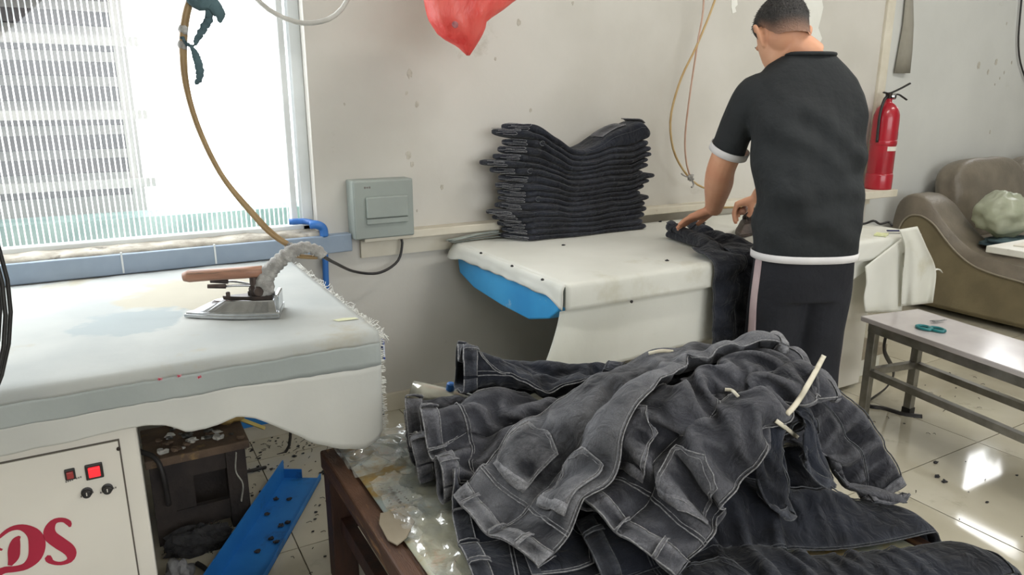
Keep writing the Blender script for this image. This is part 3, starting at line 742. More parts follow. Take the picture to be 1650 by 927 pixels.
for x, y, pl in ((775, 409, 'z'), (825, 430, 'z'), (874, 452, 'z'), (1017, 486, 'y')):
    p = atz(x, y, T + .004) if pl == 'z' else aty(x, y, F2 - .004)
    d = (0, 0, 1) if pl == 'z' else (0, -1, 0)
    MB().lathe([(.0055, 0), (.006, .004), (.003, .007)], p, 10, d).build('pin', 'black_plastic', cloth2)
sm = MB()
for k in range(46):
    x = 1.40 + .22 * k / 46; p = A(x, F2 + .014, hem2(x)); sm.tube([p, p + A(.001, 0, -rng.uniform(.004, .010))], .0006, 3)
o = sm.build('hem_threads', 'lint', cloth2); o['kind'] = 'stuff'
# right end: loose cloth draped over the corner
def hang(le, ri, Y, amp, seed, n=22, m=26):
    L_, R_ = catmull(le, m), catmull(ri, m); G = []
    for j in range(n):
        f = j / (n - 1); G.append([aty(*(L_[k] * (1 - f) + R_[k] * f)[:2], Y + amp * (k / m) * math.sin(f * 9 + seed) + .03 * amp * k / m * nz(f * 6, k * .2, seed) - .10 * f * (1 - k / m) * 0) for k in range(m)])
    return MB().grid(G)
dc = hang([(1449, 370), (1458, 400), (1454, 450), (1452, 494)], [(1478, 365), (1492, 396), (1508, 436), (1503, 488)], 1.890, .020, 1).build('draped_cloth', 'white_cloth_used', None, smooth=True, solid=.003)
tag(dc, 'loose white cloth hanging off the long table end beside the steel bench', 'cloth')
MB().tube(catmull([aty(1500, 436, 1.93), aty(1512, 434, 1.92), aty(1519, 440, 1.92)], 8), [.012, .011, .010, .009, .008, .006, .004, .002], 8, flat=.4).build('cloth_tip', 'white_cloth_used', dc, smooth=True)
dd = hang([(1394, 430), (1396, 455), (1392, 480), (1394, 504)], [(1452, 385), (1454, 420), (1455, 460), (1453, 502)], 1.930, .010, 4).build('under_cloth', 'white_cloth_used', None, smooth=True, solid=.003)
tag(dd, 'grey white cloth hanging behind the loose cloth at the table end', 'cloth')
cr = MB(); p = atz(1420, 378, T + .01)
tag(cr.box(p, (.06, .05, .008), .4).build('lint_scrap', mat('scrap_green', (206, 212, 150), (220, 222, 190), rough=.9, scale=60)), 'small yellow green cloth scrap lying on the far table end', 'scrap')
p = atz(1450, 372, T + .016)
tag(MB().tube(catmull([p + A(-.05, .03, .0), p, p + A(.03, -.02, .002), p + A(.055, -.03, .001)], 14), .010, 8, flat=.4).build('navy_strip', mat('navy', (40, 42, 84), (54, 56, 100), rough=.8), smooth=True), 'navy fabric strip lying over the end of the long table', 'fabric strip')
bc = catmull([atz(1380, 362, T + .012), atz(1395, 360, T + .012), atz(1408, 356, T + .03), atz(1418, 361, T + .012), atz(1432, 358, T + .02), atz(1437, 363, T + .012)], 30)
tag(MB().tube(bc, .006, 6).build('black_clip', 'black_plastic', smooth=True), 'black twisted wire lying on the far table end near the extinguisher', 'wire')

tag(MB().span(1.68, 2.04, 2.03, 2.30, .001, .43).build('carton', 'cardboard', bevel=.004), 'brown cardboard carton standing under the long ironing table', 'carton')
# flat strap coil at the table's left end
sc = thing('strap_coil', atz(755, 382, T), 'flat coil of grey strapping lying beside the folded jeans', 'strap')
for k in range(3):
    P = catmull([atz(x, y, T + .006 + .006 * k) for x, y in ((712, 384), (720 + 3 * k, 377 - 2 * k), (745, 371 - k), (775, 373), (803, 380), (775, 384 - k), (735, 388), (712, 385))], 40)
    P[:, 1] = np.minimum(P[:, 1], WY - .095)
    P[:, 2] += .012 * np.sin(np.linspace(0, math.pi, 40)) * (k + 1) * .6
    MB().tube(P, .0085, 6, flat=.22).build('strap_loop', 'box_grey', sc, smooth=True)
for k, (x, y) in enumerate(((1064, 357), (908, 395), (1075, 420))):
    tag(MB().ball(atz(x, y, T + .006), (.010, .006, .004), 5, .5, k).build('lint_speck', 'lint'), 'dark lint speck lying on the long ironing table cloth', 'lint', 'lint specks on the long table')

# hose loop on the wall by the man
hl_ = thing('hanging_hose', aty(1150, 0, 2.78), 'thin cream and pink hoses looped down the wall behind the worker', 'hose')
MB().tube(catmull([aty(x, y, 2.78) for x, y in ((1215, -380), (1190, -120), (1152, 0), (1122, 75), (1098, 125), (1082, 180), (1081, 220), (1090, 255), (1112, 288), (1135, 303), (1162, 306))] + [A(2.62, 2.55, .86)], 60), .0055, 8).build('cream_hose', 'hose_cream', hl_, smooth=True)
MB().tube(catmull([aty(x, y, 2.78) for x, y in ((1120, -380), (1128, -120), (1134, 0), (1124, 70), (1112, 150), (1104, 220), (1106, 262), (1113, 287))], 50), .0045, 8).build('pink_hose', 'hose_pink', hl_, smooth=True)
kt = MB().ball(aty(1113, 286, 2.77), (.018, .016, .018), 8, .6, 5).build('tie_knot', 'wrap_grey', hl_, smooth=True)
MB().tube(catmull([aty(1113, 286, 2.77), aty(1104, 284, 2.76), aty(1098, 280, 2.76)], 6), .004, 6).build('tie_end', 'wrap_grey', kt)
MB().tube(catmull([aty(1113, 286, 2.77), aty(1118, 298, 2.76), aty(1114, 302, 2.76)], 6), .005, 6).build('tie_end', 'wrap_grey', kt)

# ------------------------------------------------------------------ fire extinguisher on the ledge
ex = aty(1398, 308, WY - .04); EZ = .836
e = thing('fire_extinguisher', (ex[0], WY - .105, EZ), 'red fire extinguisher with a black lever standing on the wall ledge', 'fire extinguisher')
ec = A(ex[0] + .0, WY - .105, EZ)
struct(MB().span(CX - .30, CX + .02, WY - .19, WY - .07, .790, .835).build('trim_4', 'ledge', bevel=.004))
MB().lathe([(.066, 0), (.068, .004), (.068, .36), (.066, .39), (.055, .425), (.032, .447), (.020, .455), (.018, .475)], ec, 26).build('cylinder', 'ext_red', e, smooth=True)
MB().lathe([(.071, .0), (.072, .01), (.072, .075), (.069, .085)], ec + A(0, 0, -.001), 26).build('foot_ring', 'ext_red', e, smooth=True)
MB().lathe([(.0695, 0), (.0705, .004), (.0705, .02), (.0695, .024)], ec + A(0, 0, .235), 26).build('strap_band', 'ext_red', e, smooth=True)
pa = [A(math.cos(a), math.sin(a), 0) for a in np.linspace(-2.2, -.2, 12)]
MB().grid([[ec + p * .0695 + A(0, 0, z) for p in pa] for z in (.205, .228)]).build('label_sticker', 'paper_white', e)
MB().grid([[ec + p * .0695 + A(0, 0, z) for p in pa[7:]] for z in (.265, .30)]).build('label_sticker', 'paper_white', e)
MB().box(ec + A(0, 0, .487), (.03, .03, .03)).build('valve_head', 'metal_dark', e, bevel=.004)
MB().lathe([(.016, 0), (.016, .014), (.012, .016)], ec + A(.008, -.016, .485), 14, (.3, -1, 0)).build('pressure_gauge', 'metal', e)
MB().tube(catmull([ec + A(-.05, 0, .505), ec + A(0, 0, .502), ec + A(.05, -.02, .522), ec + A(.105, -.045, .552)], 14), .010, 8, flat=.5).build('top_lever', 'black_plastic', e, smooth=True)
MB().tube(catmull([ec + A(0, 0, .492), ec + A(.045, -.02, .496), ec + A(.075, -.032, .482), ec + A(.098, -.042, .468)], 14), .009, 8, flat=.5).build('carry_handle', 'black_plastic', e, smooth=True)
MB().tube(catmull([ec + A(-.015, 0, .487), ec + A(-.06, -.01, .46), ec + A(-.078, -.01, .38), ec + A(-.074, -.01, .25)], 20), .008, 8).build('discharge_hose', 'black_plastic', e, smooth=True)
e.scale = (1.10, 1.10, 1.16)
# grey strip hanging on the far wall, cable at the right, socket at the frame edge
G = [[aty(x + (w if k else 0), y, RY - .012 - .01 * math.sin(y / 60)) for k in (0, 1)] for x, y, w in ((1468, -40, 26), (1463, 0, 24), (1456, 50, 20), (1450, 90, 18), (1441, 118, 28))]
G = [[aty(a, y, RY - .015), aty(b, y, RY - .015 - .02 * (y > 0))] for a, b, y in ((1480, 1500, -260), (1462, 1476, -40), (1459, 1471, 0), (1455, 1472, 40), (1448, 1470, 80), (1441, 1466, 118))]
tag(MB().grid(G).build('hanging_strip', mat('strip_grey', (158, 154, 142), (146, 142, 130), rough=.7), None, smooth=True, solid=.006), 'grey flat strip hanging on the wall right of the extinguisher', 'strip')
tag(MB().tube(catmull([aty(x, y, RY - .02) for x, y in ((1660, -300), (1650, -60), (1645, 10), (1641, 60), (1643, 95), (1652, 125), (1665, 150))], 30), .007, 6).build('wall_cable', 'cable_black', smooth=True), 'dark cable hanging down the far wall above the sofa', 'cable')

# ------------------------------------------------------------------ sofa
SX = 4.70
so = thing('sofa', (5.7, 2.5, 0), 'old grey brown leather sofa with a rolled arm against the far wall', 'sofa')
pf = catmull([(2.96, .10, 0), (2.965, .45, 0), (2.955, .62, 0), (2.93, .71, 0), (2.87, .765, 0), (2.79, .765, 0), (2.70, .715, 0), (2.62, .63, 0), (2.52, .535, 0), (2.40, .46, 0), (2.26, .425, 0), (2.08, .405, 0), (1.96, .38, 0), (1.92, .30, 0), (1.915, .10, 0)], 60)[:, :2]
def armring(x, grow): 
    c = pf.mean(0); return [A(x, c[0] + (y - c[0]) * (1 - grow * .10), c[1] + (z - c[1]) * (1 - grow * .16) - (0 if z > .12 else 0)) for y, z in pf]
MB().loft([armring(SX, .35), armring(SX + .015, .08), armring(SX + .05, 0), armring(SX + .2, 0), armring(SX + .25, .12), armring(SX + .27, .4)]).build('arm', 'leather', so, smooth=True)
inn = [A(SX - .006, y, z) for y, z in [(2.90 + (p[0] - 2.96) * .93, .06 + (p[1] - .1) * .86) for p in pf]]
MB().prism(inn, (.03, 0, 0)).build('side_panel', 'leather_side', so, bevel=.012)
MB().tube(catmull([A(SX - .012, 2.90 + (p[0] - 2.96) * .93, .06 + (p[1] - .1) * .86) for p in pf[::2]], 80), .006, 8).build('piping', 'piping', so, smooth=True)
MB().span(SX + .02, 6.95, 1.98, 2.93, .03, .30).build('base', 'leather_side', so, bevel=.03)
def pillow(name, c, s, m, parent, seed, rx=0, e=4.0):
    me = MB(); rings = []; n = 16
    R_ = np.array(Matrix.Rotation(rx, 3, 'X'))
    for i in range(1, n):
        t_ = math.pi * i / n; ring = []
        for j in range(2 * n):
            a = math.pi * j / n; d = A(math.sin(t_) * math.cos(a), math.sin(t_) * math.sin(a), math.cos(t_))
            k = (abs(d[0]) ** e + abs(d[1]) ** e + abs(d[2]) ** e) ** (-1 / e)
            p = d * k * A(*s) * (1 + .03 * nz(*(d * 3 + seed)))
            ring.append(R_ @ p + A(*c))
        rings.append(ring)
    return me.loft(rings).build(name, m, parent, smooth=True, sub=1)
for k in range(2):
    pillow('back_cushion', (5.67 + .86 * k - .12, 2.83, .68), (.46, .13, .30), 'leather', so, k, -.22)
    pillow('seat_cushion', (5.40 + .86 * k, 2.34, .38), (.44, .40, .10), 'leather', so, 5 + k)
for x in (SX + .06, 6.85):
    for y in (2.02, 2.88): MB().lathe([(.02, 0), (.025, .04)], (x, y, 0), 10).build('foot', 'wood_leg', so)
bg = MB(); cb_ = aty(1618, 345, 2.40)
bg.ball(cb_, (.20, .16, .145), 22, .22, 2)
pb = bg.build('filled_bag', 'bag_pale', smooth=True)
tag(pb, 'pale green plastic bag stuffed full lying on the sofa seat', 'bag')
MB().ball(cb_ + A(.22, -.03, .06), (.07, .05, .045), 10, .6, 7).build('bag_neck', 'bag_pale', pb, smooth=True)
tag(MB().ball(A(cb_[0] - .02, cb_[1] - .08, .500), (.21, .13, .032), 14, .5, 4).build('dark_garment', 'rag_teal', smooth=True), 'dark grey crumpled garment under the pale bag on the sofa', 'garment')
# white table corner at the frame's right edge
wt = thing('white_table', (4.0, 1.4, 0), 'white topped work table with chipped edges before the sofa', 'table')
k0 = atz(1589, 396, .70)
MB().span(k0[0], k0[0] + .75, .95, k0[1], .668, .70).build('table_top', 'white_top', wt, bevel=.004)
MB().span(k0[0] + .30, k0[0] + .36, 1.0, k0[1] - .3, .60, .668).build('rail', 'bench_steel', wt)
MB().span(k0[0] + .30, k0[0] + .36, 1.1, 1.16, 0, .668).build('leg', 'bench_steel', wt)
MB().span(k0[0] + .30, k0[0] + .36, k0[1] - .46, k0[1] - .40, 0, .668).build('leg', 'bench_steel', wt)
tag(MB().box(A(k0[0] + .28, k0[1] - .12, .7035), (.34, .14, .006), .1).build('notebook', 'paper_white', bevel=.001), 'thin white pad lying on the white table by the sofa', 'pad')

# ------------------------------------------------------------------ steel bench with scissors
BZ = .475; b00 = A(2.752, 1.812, 0); bu = nrm(A(-.116, -.68, 0)); bw = A(-bu[1], bu[0], 0); BW, BL = .325, 1.25
def bpt(l, w, z): p = b00 + bu * l + bw * w; return A(p[0], p[1], z)
be = thing('steel_bench', (2.8, 1.2, 0), 'narrow bench with a pale shiny top and grey steel legs', 'bench')
MB().prism([bpt(0, 0, BZ - .022), bpt(BL, 0, BZ - .022), bpt(BL, BW, BZ - .022), bpt(0, BW, BZ - .022)], (0, 0, .022)).build('bench_top', 'bench_top', be, bevel=.003)
for w_ in (.02, BW - .02): MB().bar(bpt(.04, w_, BZ - .04), bpt(BL - .04, w_, BZ - .04), .03, .036).build('apron', 'bench_steel', be)
for l_ in (.05, BL - .05):
    for w_ in (.03, BW - .03):
        g = MB().bar(bpt(l_, w_, .02), bpt(l_, w_, BZ - .022), .034, .034).build('leg', 'bench_steel', be, bevel=.003)
        MB().bar(bpt(l_, w_, 0), bpt(l_, w_, .03), .038, .038).build('rubber_foot', 'black_plastic', g)
    MB().bar(bpt(l_, .03, .235), bpt(l_, BW - .03, .235), .028, .028).build('cross_bar', 'bench_steel', be)
for w_ in (.03, BW - .03): MB().bar(bpt(.05, w_, .235), bpt(BL - .05, w_, .235), .028, .028).build('stretcher', 'bench_steel', be)
scs = thing('scissors', atz(1500, 528, BZ), 'scissors with teal plastic handles lying on the steel bench', 'scissors')
s0 = atz(1500, 530, BZ + .007)
for s, (cx, cy) in ((0, (1489, 528)), (1, (1510, 531))):
    c = atz(cx, cy, BZ + .007); P = [c + bu * .030 * math.cos(a) * (1.0) + bw * (.022) * math.sin(a) for a in np.linspace(0, 2 * math.pi, 25)]
    MB().tube(P, .0062, 8, cap=False).build('handle_ring', 'teal_plastic', scs, smooth=True)
pv = atz(1500, 519, BZ + .007)
for s in (-1, 1):
    MB().prism([pv + bw * (.004 + s * .006) + bu * .012, pv + bw * (.085) + bu * s * .004, pv + bw * .004 - bu * .010 * s], (0, 0, .003)).build('blade', 'metal', scs)
MB().lathe([(.005, 0), (.005, .005)], pv + bw * .012, 10).build('pivot', 'metal_dull', scs)
sp = [bpt(.03, .16, BZ - .024), bpt(.005, .16, .40), bpt(.0, .16, .30), atz(1440, 600, .12), atz(1428, 625, .03), atz(1402, 645, .006), atz(1400, 655, .006), atz(1425, 659, .006), atz(1455, 668, .006), atz(1486, 672, .006)]
tag(MB().tube(catmull(sp, 50), .011, 6, flat=.3).build('black_strap', 'cable_black', smooth=True), 'black strap trailing from under the bench onto the tile floor', 'strap')
# blocks on the floor past the man
for k, (px, py, sx, sy, h) in enumerate(((1372, 612, .30, .30, .10), (1376, 586, .34, .34, .05))):
    p = atz(px, py, 0)
    z0 = 0 if k == 0 else .10
    q = atz(1374, 605, 0)
    tag(MB().box((q[0] + .02, q[1] + .12, z0 + h / 2), (sx, sy, h), .05).build('floor_board', 'cardboard' if k else 'white_top', bevel=.004), ['flat white box on the floor beside the steel bench', 'brown cardboard slab lying on the flat white floor box'][k], 'box')

# ------------------------------------------------------------------ under the left table
cz = .30
q00, q10, q11 = atz(228, 748, cz), atz(378, 746, cz), atz(388, 690, cz)
ccx, ccy = .16, 2.43
crt = thing('floor_crate', (ccx, ccy, 0), 'dark dusty wooden stand heaped with scraps under the ironing table', 'crate')
MB().span(.0, .305, 2.265, 2.52, .272, .30).build('top_board', 'crate_top', crt, bevel=.004)
for x in (.01, .23): MB().span(x, x + .06, 2.27, 2.33, 0, .272).build('leg', 'crate_dark', crt)
for x in (.01, .24): MB().span(x, x + .05, 2.45, 2.51, 0, .272).build('leg', 'crate_dark', crt)
MB().span(.07, .23, 2.285, 2.305, .21, .272).build('apron', 'crate_dark', crt)
MB().span(.07, .23, 2.285, 2.305, .03, .10).build('lower_board', 'crate_dark', crt)
MB().span(.07, .13, 2.29, 2.302, .10, .21).build('slat', 'crate_dark', crt)
MB().span(.02, .28, 2.44, 2.455, .02, .26).build('back_board', 'crate_dark', crt)
for k in range(26):
    p = A(rng.uniform(.05, .29), rng.uniform(2.29, 2.49), .302); s = rng.uniform(.006, .018)
    tag(MB().ball(p + A(0, 0, s * .3), (s, s * rng.uniform(.5, 1), s * .45), 5, .7, k).build('fabric_scrap', ['lint_pale', 'crate_top', 'metal_dull'][k % 3]), 'small torn scrap in the litter on the dark stand under the table', 'scrap', 'scraps on the dark stand')
tag(MB().ball((.262, 2.44, .330), (.055, .045, .032), 10, .6, 5).build('paper_wad', mat('wad', (186, 158, 96), (160, 130, 80), rough=.8, scale=14, bump=.5), smooth=True), 'crumpled yellow brown paper wad on the dark stand', 'paper')
lm = MB(); lc = A(.118, 2.195, .03)
for k in range(900):
    d = nrm(rng.normal(size=3)); p = lc + d * A(.100, .045, .05) * rng.uniform(.5, 1.0); p[2] = max(p[2], .003)
    q = p + rng.normal(0, .007, 3); r_ = q + rng.normal(0, .007, 3); q[2] = max(q[2], .002); r_[2] = max(r_[2], .002)
    lm.tube([p, q, r_], .0011, 3)
lm.ball(lc, (.095, .040, .045), 10, .5, 3)
o = lm.build('lint_heap', 'lint'); tag(o, 'heap of dark fluffy lint on the floor before the stand', 'lint', kind='stuff')
st = MB().span(.245, .252, 2.262, 2.268, .10, .25)
tag(MB().tube(catmull([A(.262, 2.268, .266), A(.255, 2.268, .20), A(.272, 2.268, .15), A(.262, 2.268, .09)], 16), .007, 6, flat=.35).build('white_thread_strip', 'lint_pale'), 'ragged white strip hanging down the dark stand leg', 'strip')
pp = catmull([atz(395, 700, .3), aty(430, 745, 2.75), atz(410, 768, .01), atz(385, 790, .006)], 20)
tag(MB().tube(catmull([A(.545, 2.74, .688), aty(468, 700, 2.72), aty(445, 735, 2.72), aty(420, 757, 2.70), A(.40, 2.62, .008), A(.30, 2.62, .008)], 30), .006, 6).build('floor_cable', 'cable_black', smooth=True), 'black cable running down the wall to the floor behind the stand', 'cable')
tag(MB().tube(catmull([A(-.010, 2.30, .325), A(.03, 2.26, .31), A(.045, 2.24, .26), A(.05, 2.245, .15)], 20), .008, 6).build('drain_hose', 'cable_black', smooth=True), 'dark bent hose between the cabinet and the dark stand', 'hose')
tag(MB().tube(catmull([A(.10, 2.105, .012), A(.115, 2.08, .009), A(.125, 2.05, .009), A(.13, 2.02, .009)], 20), .008, 6).build('cable_end', 'cable_black', smooth=True), 'black cable lying on the floor before the lint heap', 'cable')
tag(MB().bar((.285, 2.455, .312), aty(425, 690, 2.58), .012, .012).build('yellow_stick', mat('stick', (206, 186, 110), (190, 168, 96), rough=.7)), 'thin yellow stick poking up behind the dark stand', 'stick')
tag(MB().span(.36, .78, WY - .06, WY - .016, .085, .135).build('blue_floor_strip', 'channel_blue'), 'dark blue strip lying along the wall base under the table', 'strip')
tag(MB().ball((.046, 2.03, .028), (.036, .075, .035), 12, .6, 8).build('dusty_rag', mat('dust', (112, 112, 116), (146, 146, 148), rough=.95, scale=14, bump=.5), smooth=True), 'dusty grey rag on the floor beside the control cabinet', 'rag')
# blue steel channel on the floor
ch = thing('steel_channel', (.35, 2.2, 0), 'blue painted steel U channel lying on the littered floor', 'channel')
n0, n1 = A(.505, 2.47, .004), A(.175, 1.92, .004); du = nrm(n1 - n0); dw = A(-du[1], du[0], 0)
n1 = n0 + du * .95
MB().prism([n0 - dw * .07, n1 - dw * .07, n1 + dw * .07, n0 + dw * .07], (0, 0, .004)).build('web', 'channel_blue', ch)
MB().prism([n0 - dw * .07, n1 - dw * .07, n1 - dw * .066, n0 - dw * .066], (0, 0, .075)).build('flange', 'channel_blue', ch)
MB().prism([n0 + dw * .066, n1 + dw * .066, n1 + dw * .07, n0 + dw * .07], (0, 0, .022)).build('flange', 'channel_blue', ch)
MB().prism([n0 - dw * .07, n0 + dw * .0, n0 + dw * .0 + du * .004, n0 - dw * .07 + du * .004], (0, 0, .04)).build('end_tab', 'channel_blue', ch)
for k in range(9):
    p = n0 + du * rng.uniform(.1, .6) + dw * rng.uniform(-.05, .05)
    tag(MB().ball(p + A(0, 0, .009), (.010, .007, .005), 5, .6, k).build('debris_bit', 'lint'), 'dark debris bit lying in the blue steel channel', 'debris', 'debris bits in the channel')
lt = MB()
for k in range(520):
    r = rng.random()
    if r < .55: p = A(rng.uniform(0, .75), rng.uniform(1.85, 2.86), .002)
    elif r < .8: p = A(rng.uniform(.2, .9), rng.uniform(2.72, 2.88), .002)
    else: p = A(rng.uniform(2.2, 3.9), rng.uniform(.4, 1.9), .002)
    _d = p - n0; _l, _w = np.dot(_d, du), np.dot(_d, dw)
    if (-.03 < _l < 1.0 and abs(_w) < .095) or (abs(p[0] - .118) < .14 and abs(p[1] - 2.195) < .09) or (.42 < p[0] < .56 and p[1] < 1.92) or (p[0] < .11 and 1.93 < p[1] < 2.13): continue
    s = rng.uniform(.002, .008)
    q = p + A(rng.normal(0, .012), rng.normal(0, .012), s * .3)
    if rng.random() < .5: lt.ball(p + A(0, 0, s * .2), (s, s * .7, s * .4), 3, .6, k)
    else: lt.tube([p, (p + q) / 2 + A(.003, 0, .003), q], .0012, 3)
o = lt.build('floor_litter', 'lint'); tag(o, 'dark lint crumbs and threads scattered over the floor', 'litter', kind='stuff')
for k, (x, y) in enumerate(((1440, 770), (1508, 745), (1522, 776), (1510, 768), (1564, 885))):
    tag(MB().ball(atz(x, y, .004), (.014, .008, .005), 5, .7, k).build('floor_scrap', 'lint'), 'dark scrap lying on the shiny floor tiles by the bench', 'scrap', 'scraps on the shiny tiles')

# fan guard at the left frame edge
fg = thing('floor_fan', (-.42, 1.2, 0), 'black wire fan guard on a stand left of the ironing table', 'fan')
fc = A(-.52, 1.2, 1.10); fn = nrm(A(.25, -1, 0)); fs = A(-fn[1], fn[0], 0)
def fpt(r, a, d): return fc + fs * r * math.cos(a) + A(0, 0, 1) * r * math.sin(a) + fn * d
for k, (r, d) in enumerate(((.385, 0), (.375, .022), (.375, -.022), (.30, .05), (.2, .065))):
    MB().tube([fpt(r, a, d) for a in np.linspace(0, 2 * math.pi, 49)], .0032, 6, cap=False).build('guard_ring', 'black_plastic', fg, smooth=True)
for k in range(28):
    a = 2 * math.pi * k / 28
    MB().tube(catmull([fpt(.05, a, .075), fpt(.2, a, .066), fpt(.32, a, .045), fpt(.385, a, 0), fpt(.30, a, -.05), fpt(.06, a, -.07)], 14), .0016, 5).build('guard_wire', 'black_plastic', fg)
for k in range(3):
    a0 = 2 * math.pi * k / 3
    MB().grid([[fpt(r, a0 + b * 1.1, .03 * (b - .5)) for b in np.linspace(0, 1, 6)] for r in np.linspace(.05, .32, 6)]).build('blade', 'metal_dull', fg, smooth=True, solid=.002)
MB().lathe([(.06, -.14), (.07, -.05), (.05, .0), (.045, .08)], fc, 16, fn).build('motor', 'black_plastic', fg, smooth=True)
MB().tube([fc - fn * .1, A(fc[0], fc[1] + .1, 0.03)], .018, 10).build('pole', 'black_plastic', fg, smooth=True)
MB().lathe([(.20, 0), (.19, .02), (.04, .045)], (fc[0], fc[1] + .1, 0), 24).build('base', 'black_plastic', fg, smooth=True)
# ------------------------------------------------------------------ low wooden table in the foreground
LZ = .40
LX0, LX1, LY0, LY1 = .443, 1.52, .30, 1.885
lt_ = thing('low_table', (1.0, 1.1, 0), 'low dark wooden table under the heap of black jeans', 'table')
MB().span(LX0, LX1, LY0, LY1, LZ - .03, LZ - .006).build('table_top', 'wood_dark', lt_, bevel=.003)
MB().span(LX0 - .004, LX0 + .04, LY0, LY1, LZ - .055, LZ).build('edge_rail', 'wood_dark', lt_, bevel=.006)
MB().span(LX1 - .04, LX1 + .004, LY0, LY1, LZ - .055, LZ).build('edge_rail', 'wood_dark', lt_, bevel=.006)
for x in (LX0 + .035, LX1 - .035):
    for y in (LY1 - .04, LY0 + .04): MB().span(x - .035, x + .035, y - .03, y + .03, 0, LZ - .03).build('leg', 'wood_leg', lt_, bevel=.004)
for y in (LY1 - .04, LY0 + .04): MB().span(LX0 + .05, LX1 - .05, y - .015, y + .015, .16, .21).build('stretcher', 'wood_leg', lt_)
MB().span(LX0 + .025, LX0 + .055, LY0 + .05, LY1 - .05, .16, .21).build('stretcher', 'wood_leg', lt_)
tag(MB().span(.62, .95, 1.25, 1.6, .001, .05).build('floor_panel', 'white_top', bevel=.003), 'white panel lying on the floor under the low wooden table', 'panel')
G = [[A(x, y, LZ + .002 + .002 * nz(x * 9, y * 9)) for y in np.linspace(LY0 + .02, LY1 - .01, 40)] for x in np.linspace(LX0 + .045, LX1 - .05, 30)]
tag(MB().grid(G).build('printed_sheet', 'table_print', None, smooth=True, solid=.002), 'stained printed plastic sheet spread over the low wooden table', 'sheet')
cbd = [atz(x, y, LZ + .0075) for x, y in ((613, 829), (652, 822), (668, 842), (655, 868), (640, 880), (625, 872), (611, 846))]
tag(MB().prism(cbd, (0, 0, .003)).build('cardboard_piece', 'cardboard'), 'torn grey brown cardboard piece under the film on the low table', 'cardboard')
# the upside-down parcel print under the film: rows of small letter blocks
pr = MB()
for r_, (x0, y0, x1, y1, s) in enumerate(((612, 783, 636, 822, .005), (628, 786, 650, 818, .009), (640, 790, 664, 812, .004))):
    for k in range(9):
        f = k / 8; p = atz(x0 + (x1 - x0) * f, y0 + (y1 - y0) * f, LZ + .0068)
        if k % 4 != 3: pr.box(p, (s, s * .7, .0006), .8)
pr.build('parcel_print', 'print_grey', bpy.data.objects['cardboard_piece'])

# ------------------------------------------------------------------ jeans: cut, drape, sew
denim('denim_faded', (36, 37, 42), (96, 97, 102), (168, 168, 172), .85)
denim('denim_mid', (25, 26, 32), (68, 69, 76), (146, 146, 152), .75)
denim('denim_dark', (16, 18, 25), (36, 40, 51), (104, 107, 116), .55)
mat('stitch', (150, 150, 152), (104, 104, 108), rough=.9, scale=160)
mat('stitch_dim', (92, 94, 98), (62, 64, 70), rough=.9, scale=160)

RN, CN = 62, 11
CRO = 18
def jeans_index():
    idx = -np.ones((2, 2, RN, CN), int); n = 0
    for i in range(RN):
        for l in range(2):
            for s in range(2):
                for j in range(CN):
                    if j == 0 and l == 1: idx[l, s, i, j] = idx[0, s, i, j]; continue
                    if j == CN - 1:
                        if i < CRO and s == 1: idx[l, s, i, j] = idx[l, 0, i, j]; continue
                        if i == CRO and (l or s): idx[l, s, i, j] = idx[0, 0, i, j]; continue
                        if i > CRO and l == 1: idx[l, s, i, j] = idx[0, s, i, j]; continue
                    idx[l, s, i, j] = n; n += 1
    return idx, n
JI, JN = jeans_index()
def jeans_flat(L, w):
    """flat pattern: centre offset and half widths of a half (leg) at every row"""
    v = np.linspace(0, L, RN); t = v / L
    out = np.interp(t, [0, .04, .22, .30, .6, 1], [.185, .19, .232, .235, .20, .185]) * w
    inn = np.interp(t, [0, .295, .3, .6, 1], [0, 0, .002, .030, .045]) * w
    X = np.zeros((2, RN, CN))
    for j in range(CN):
        f = j / (CN - 1)
        X[0, :, j] = -(out * (1 - f) + inn * f); X[1, :, j] = (out * (1 - f) + inn * f)
    return v, X
_e = set()
for l in range(2):
    for s in range(2):
        I = JI[l, s]
        for di, dj, k in ((0, 1, 0), (1, 0, 0), (1, 1, 1), (1, -1, 1), (0, 2, 2), (2, 0, 2), (0, 4, 3), (4, 0, 3)):
            for i in range(RN - di):
                for j in range(max(0, -dj), CN - max(0, dj)):
                    a, b = I[i, j], I[i + di, j + dj]
                    if a != b: _e.add((min(a, b), max(a, b), k))
_e = np.array(sorted(_e)); EA, EB, EK = _e[:, 0], _e[:, 1], _e[:, 2]
ESTIFF = np.array([1.0, .6, .12, .05])[EK]
ECNT = np.bincount(np.r_[EA, EB], weights=np.r_[ESTIFF, ESTIFF], minlength=JN)

HX0, HY0, HR = .2, .2, .01
HGT = np.zeros((190, 190))
def hxy(P): return np.clip(((P[:, 0] - HX0) / HR).astype(int), 0, 189), np.clip(((P[:, 1] - HY0) / HR).astype(int), 0, 189)
_gx, _gy = np.meshgrid(HX0 + HR * (np.arange(190) + .5), HY0 + HR * (np.arange(190) + .5), indexing='ij')
HGT[:] = np.where((_gx > LX0 - .02) & (_gx < LX1 + .025) & (_gy > LY0) & (_gy < LY1 + .02), LZ + .010, .0)
_inT = HGT > .3
def lift(cx, cy, sx, sy, h):
    """garments buried in the heap, felt only as support"""
    g = LZ + h * np.exp(-((_gx - cx) / sx) ** 2 - ((_gy - cy) / sy) ** 2)
    HGT[_inT] = np.maximum(HGT, g)[_inT]

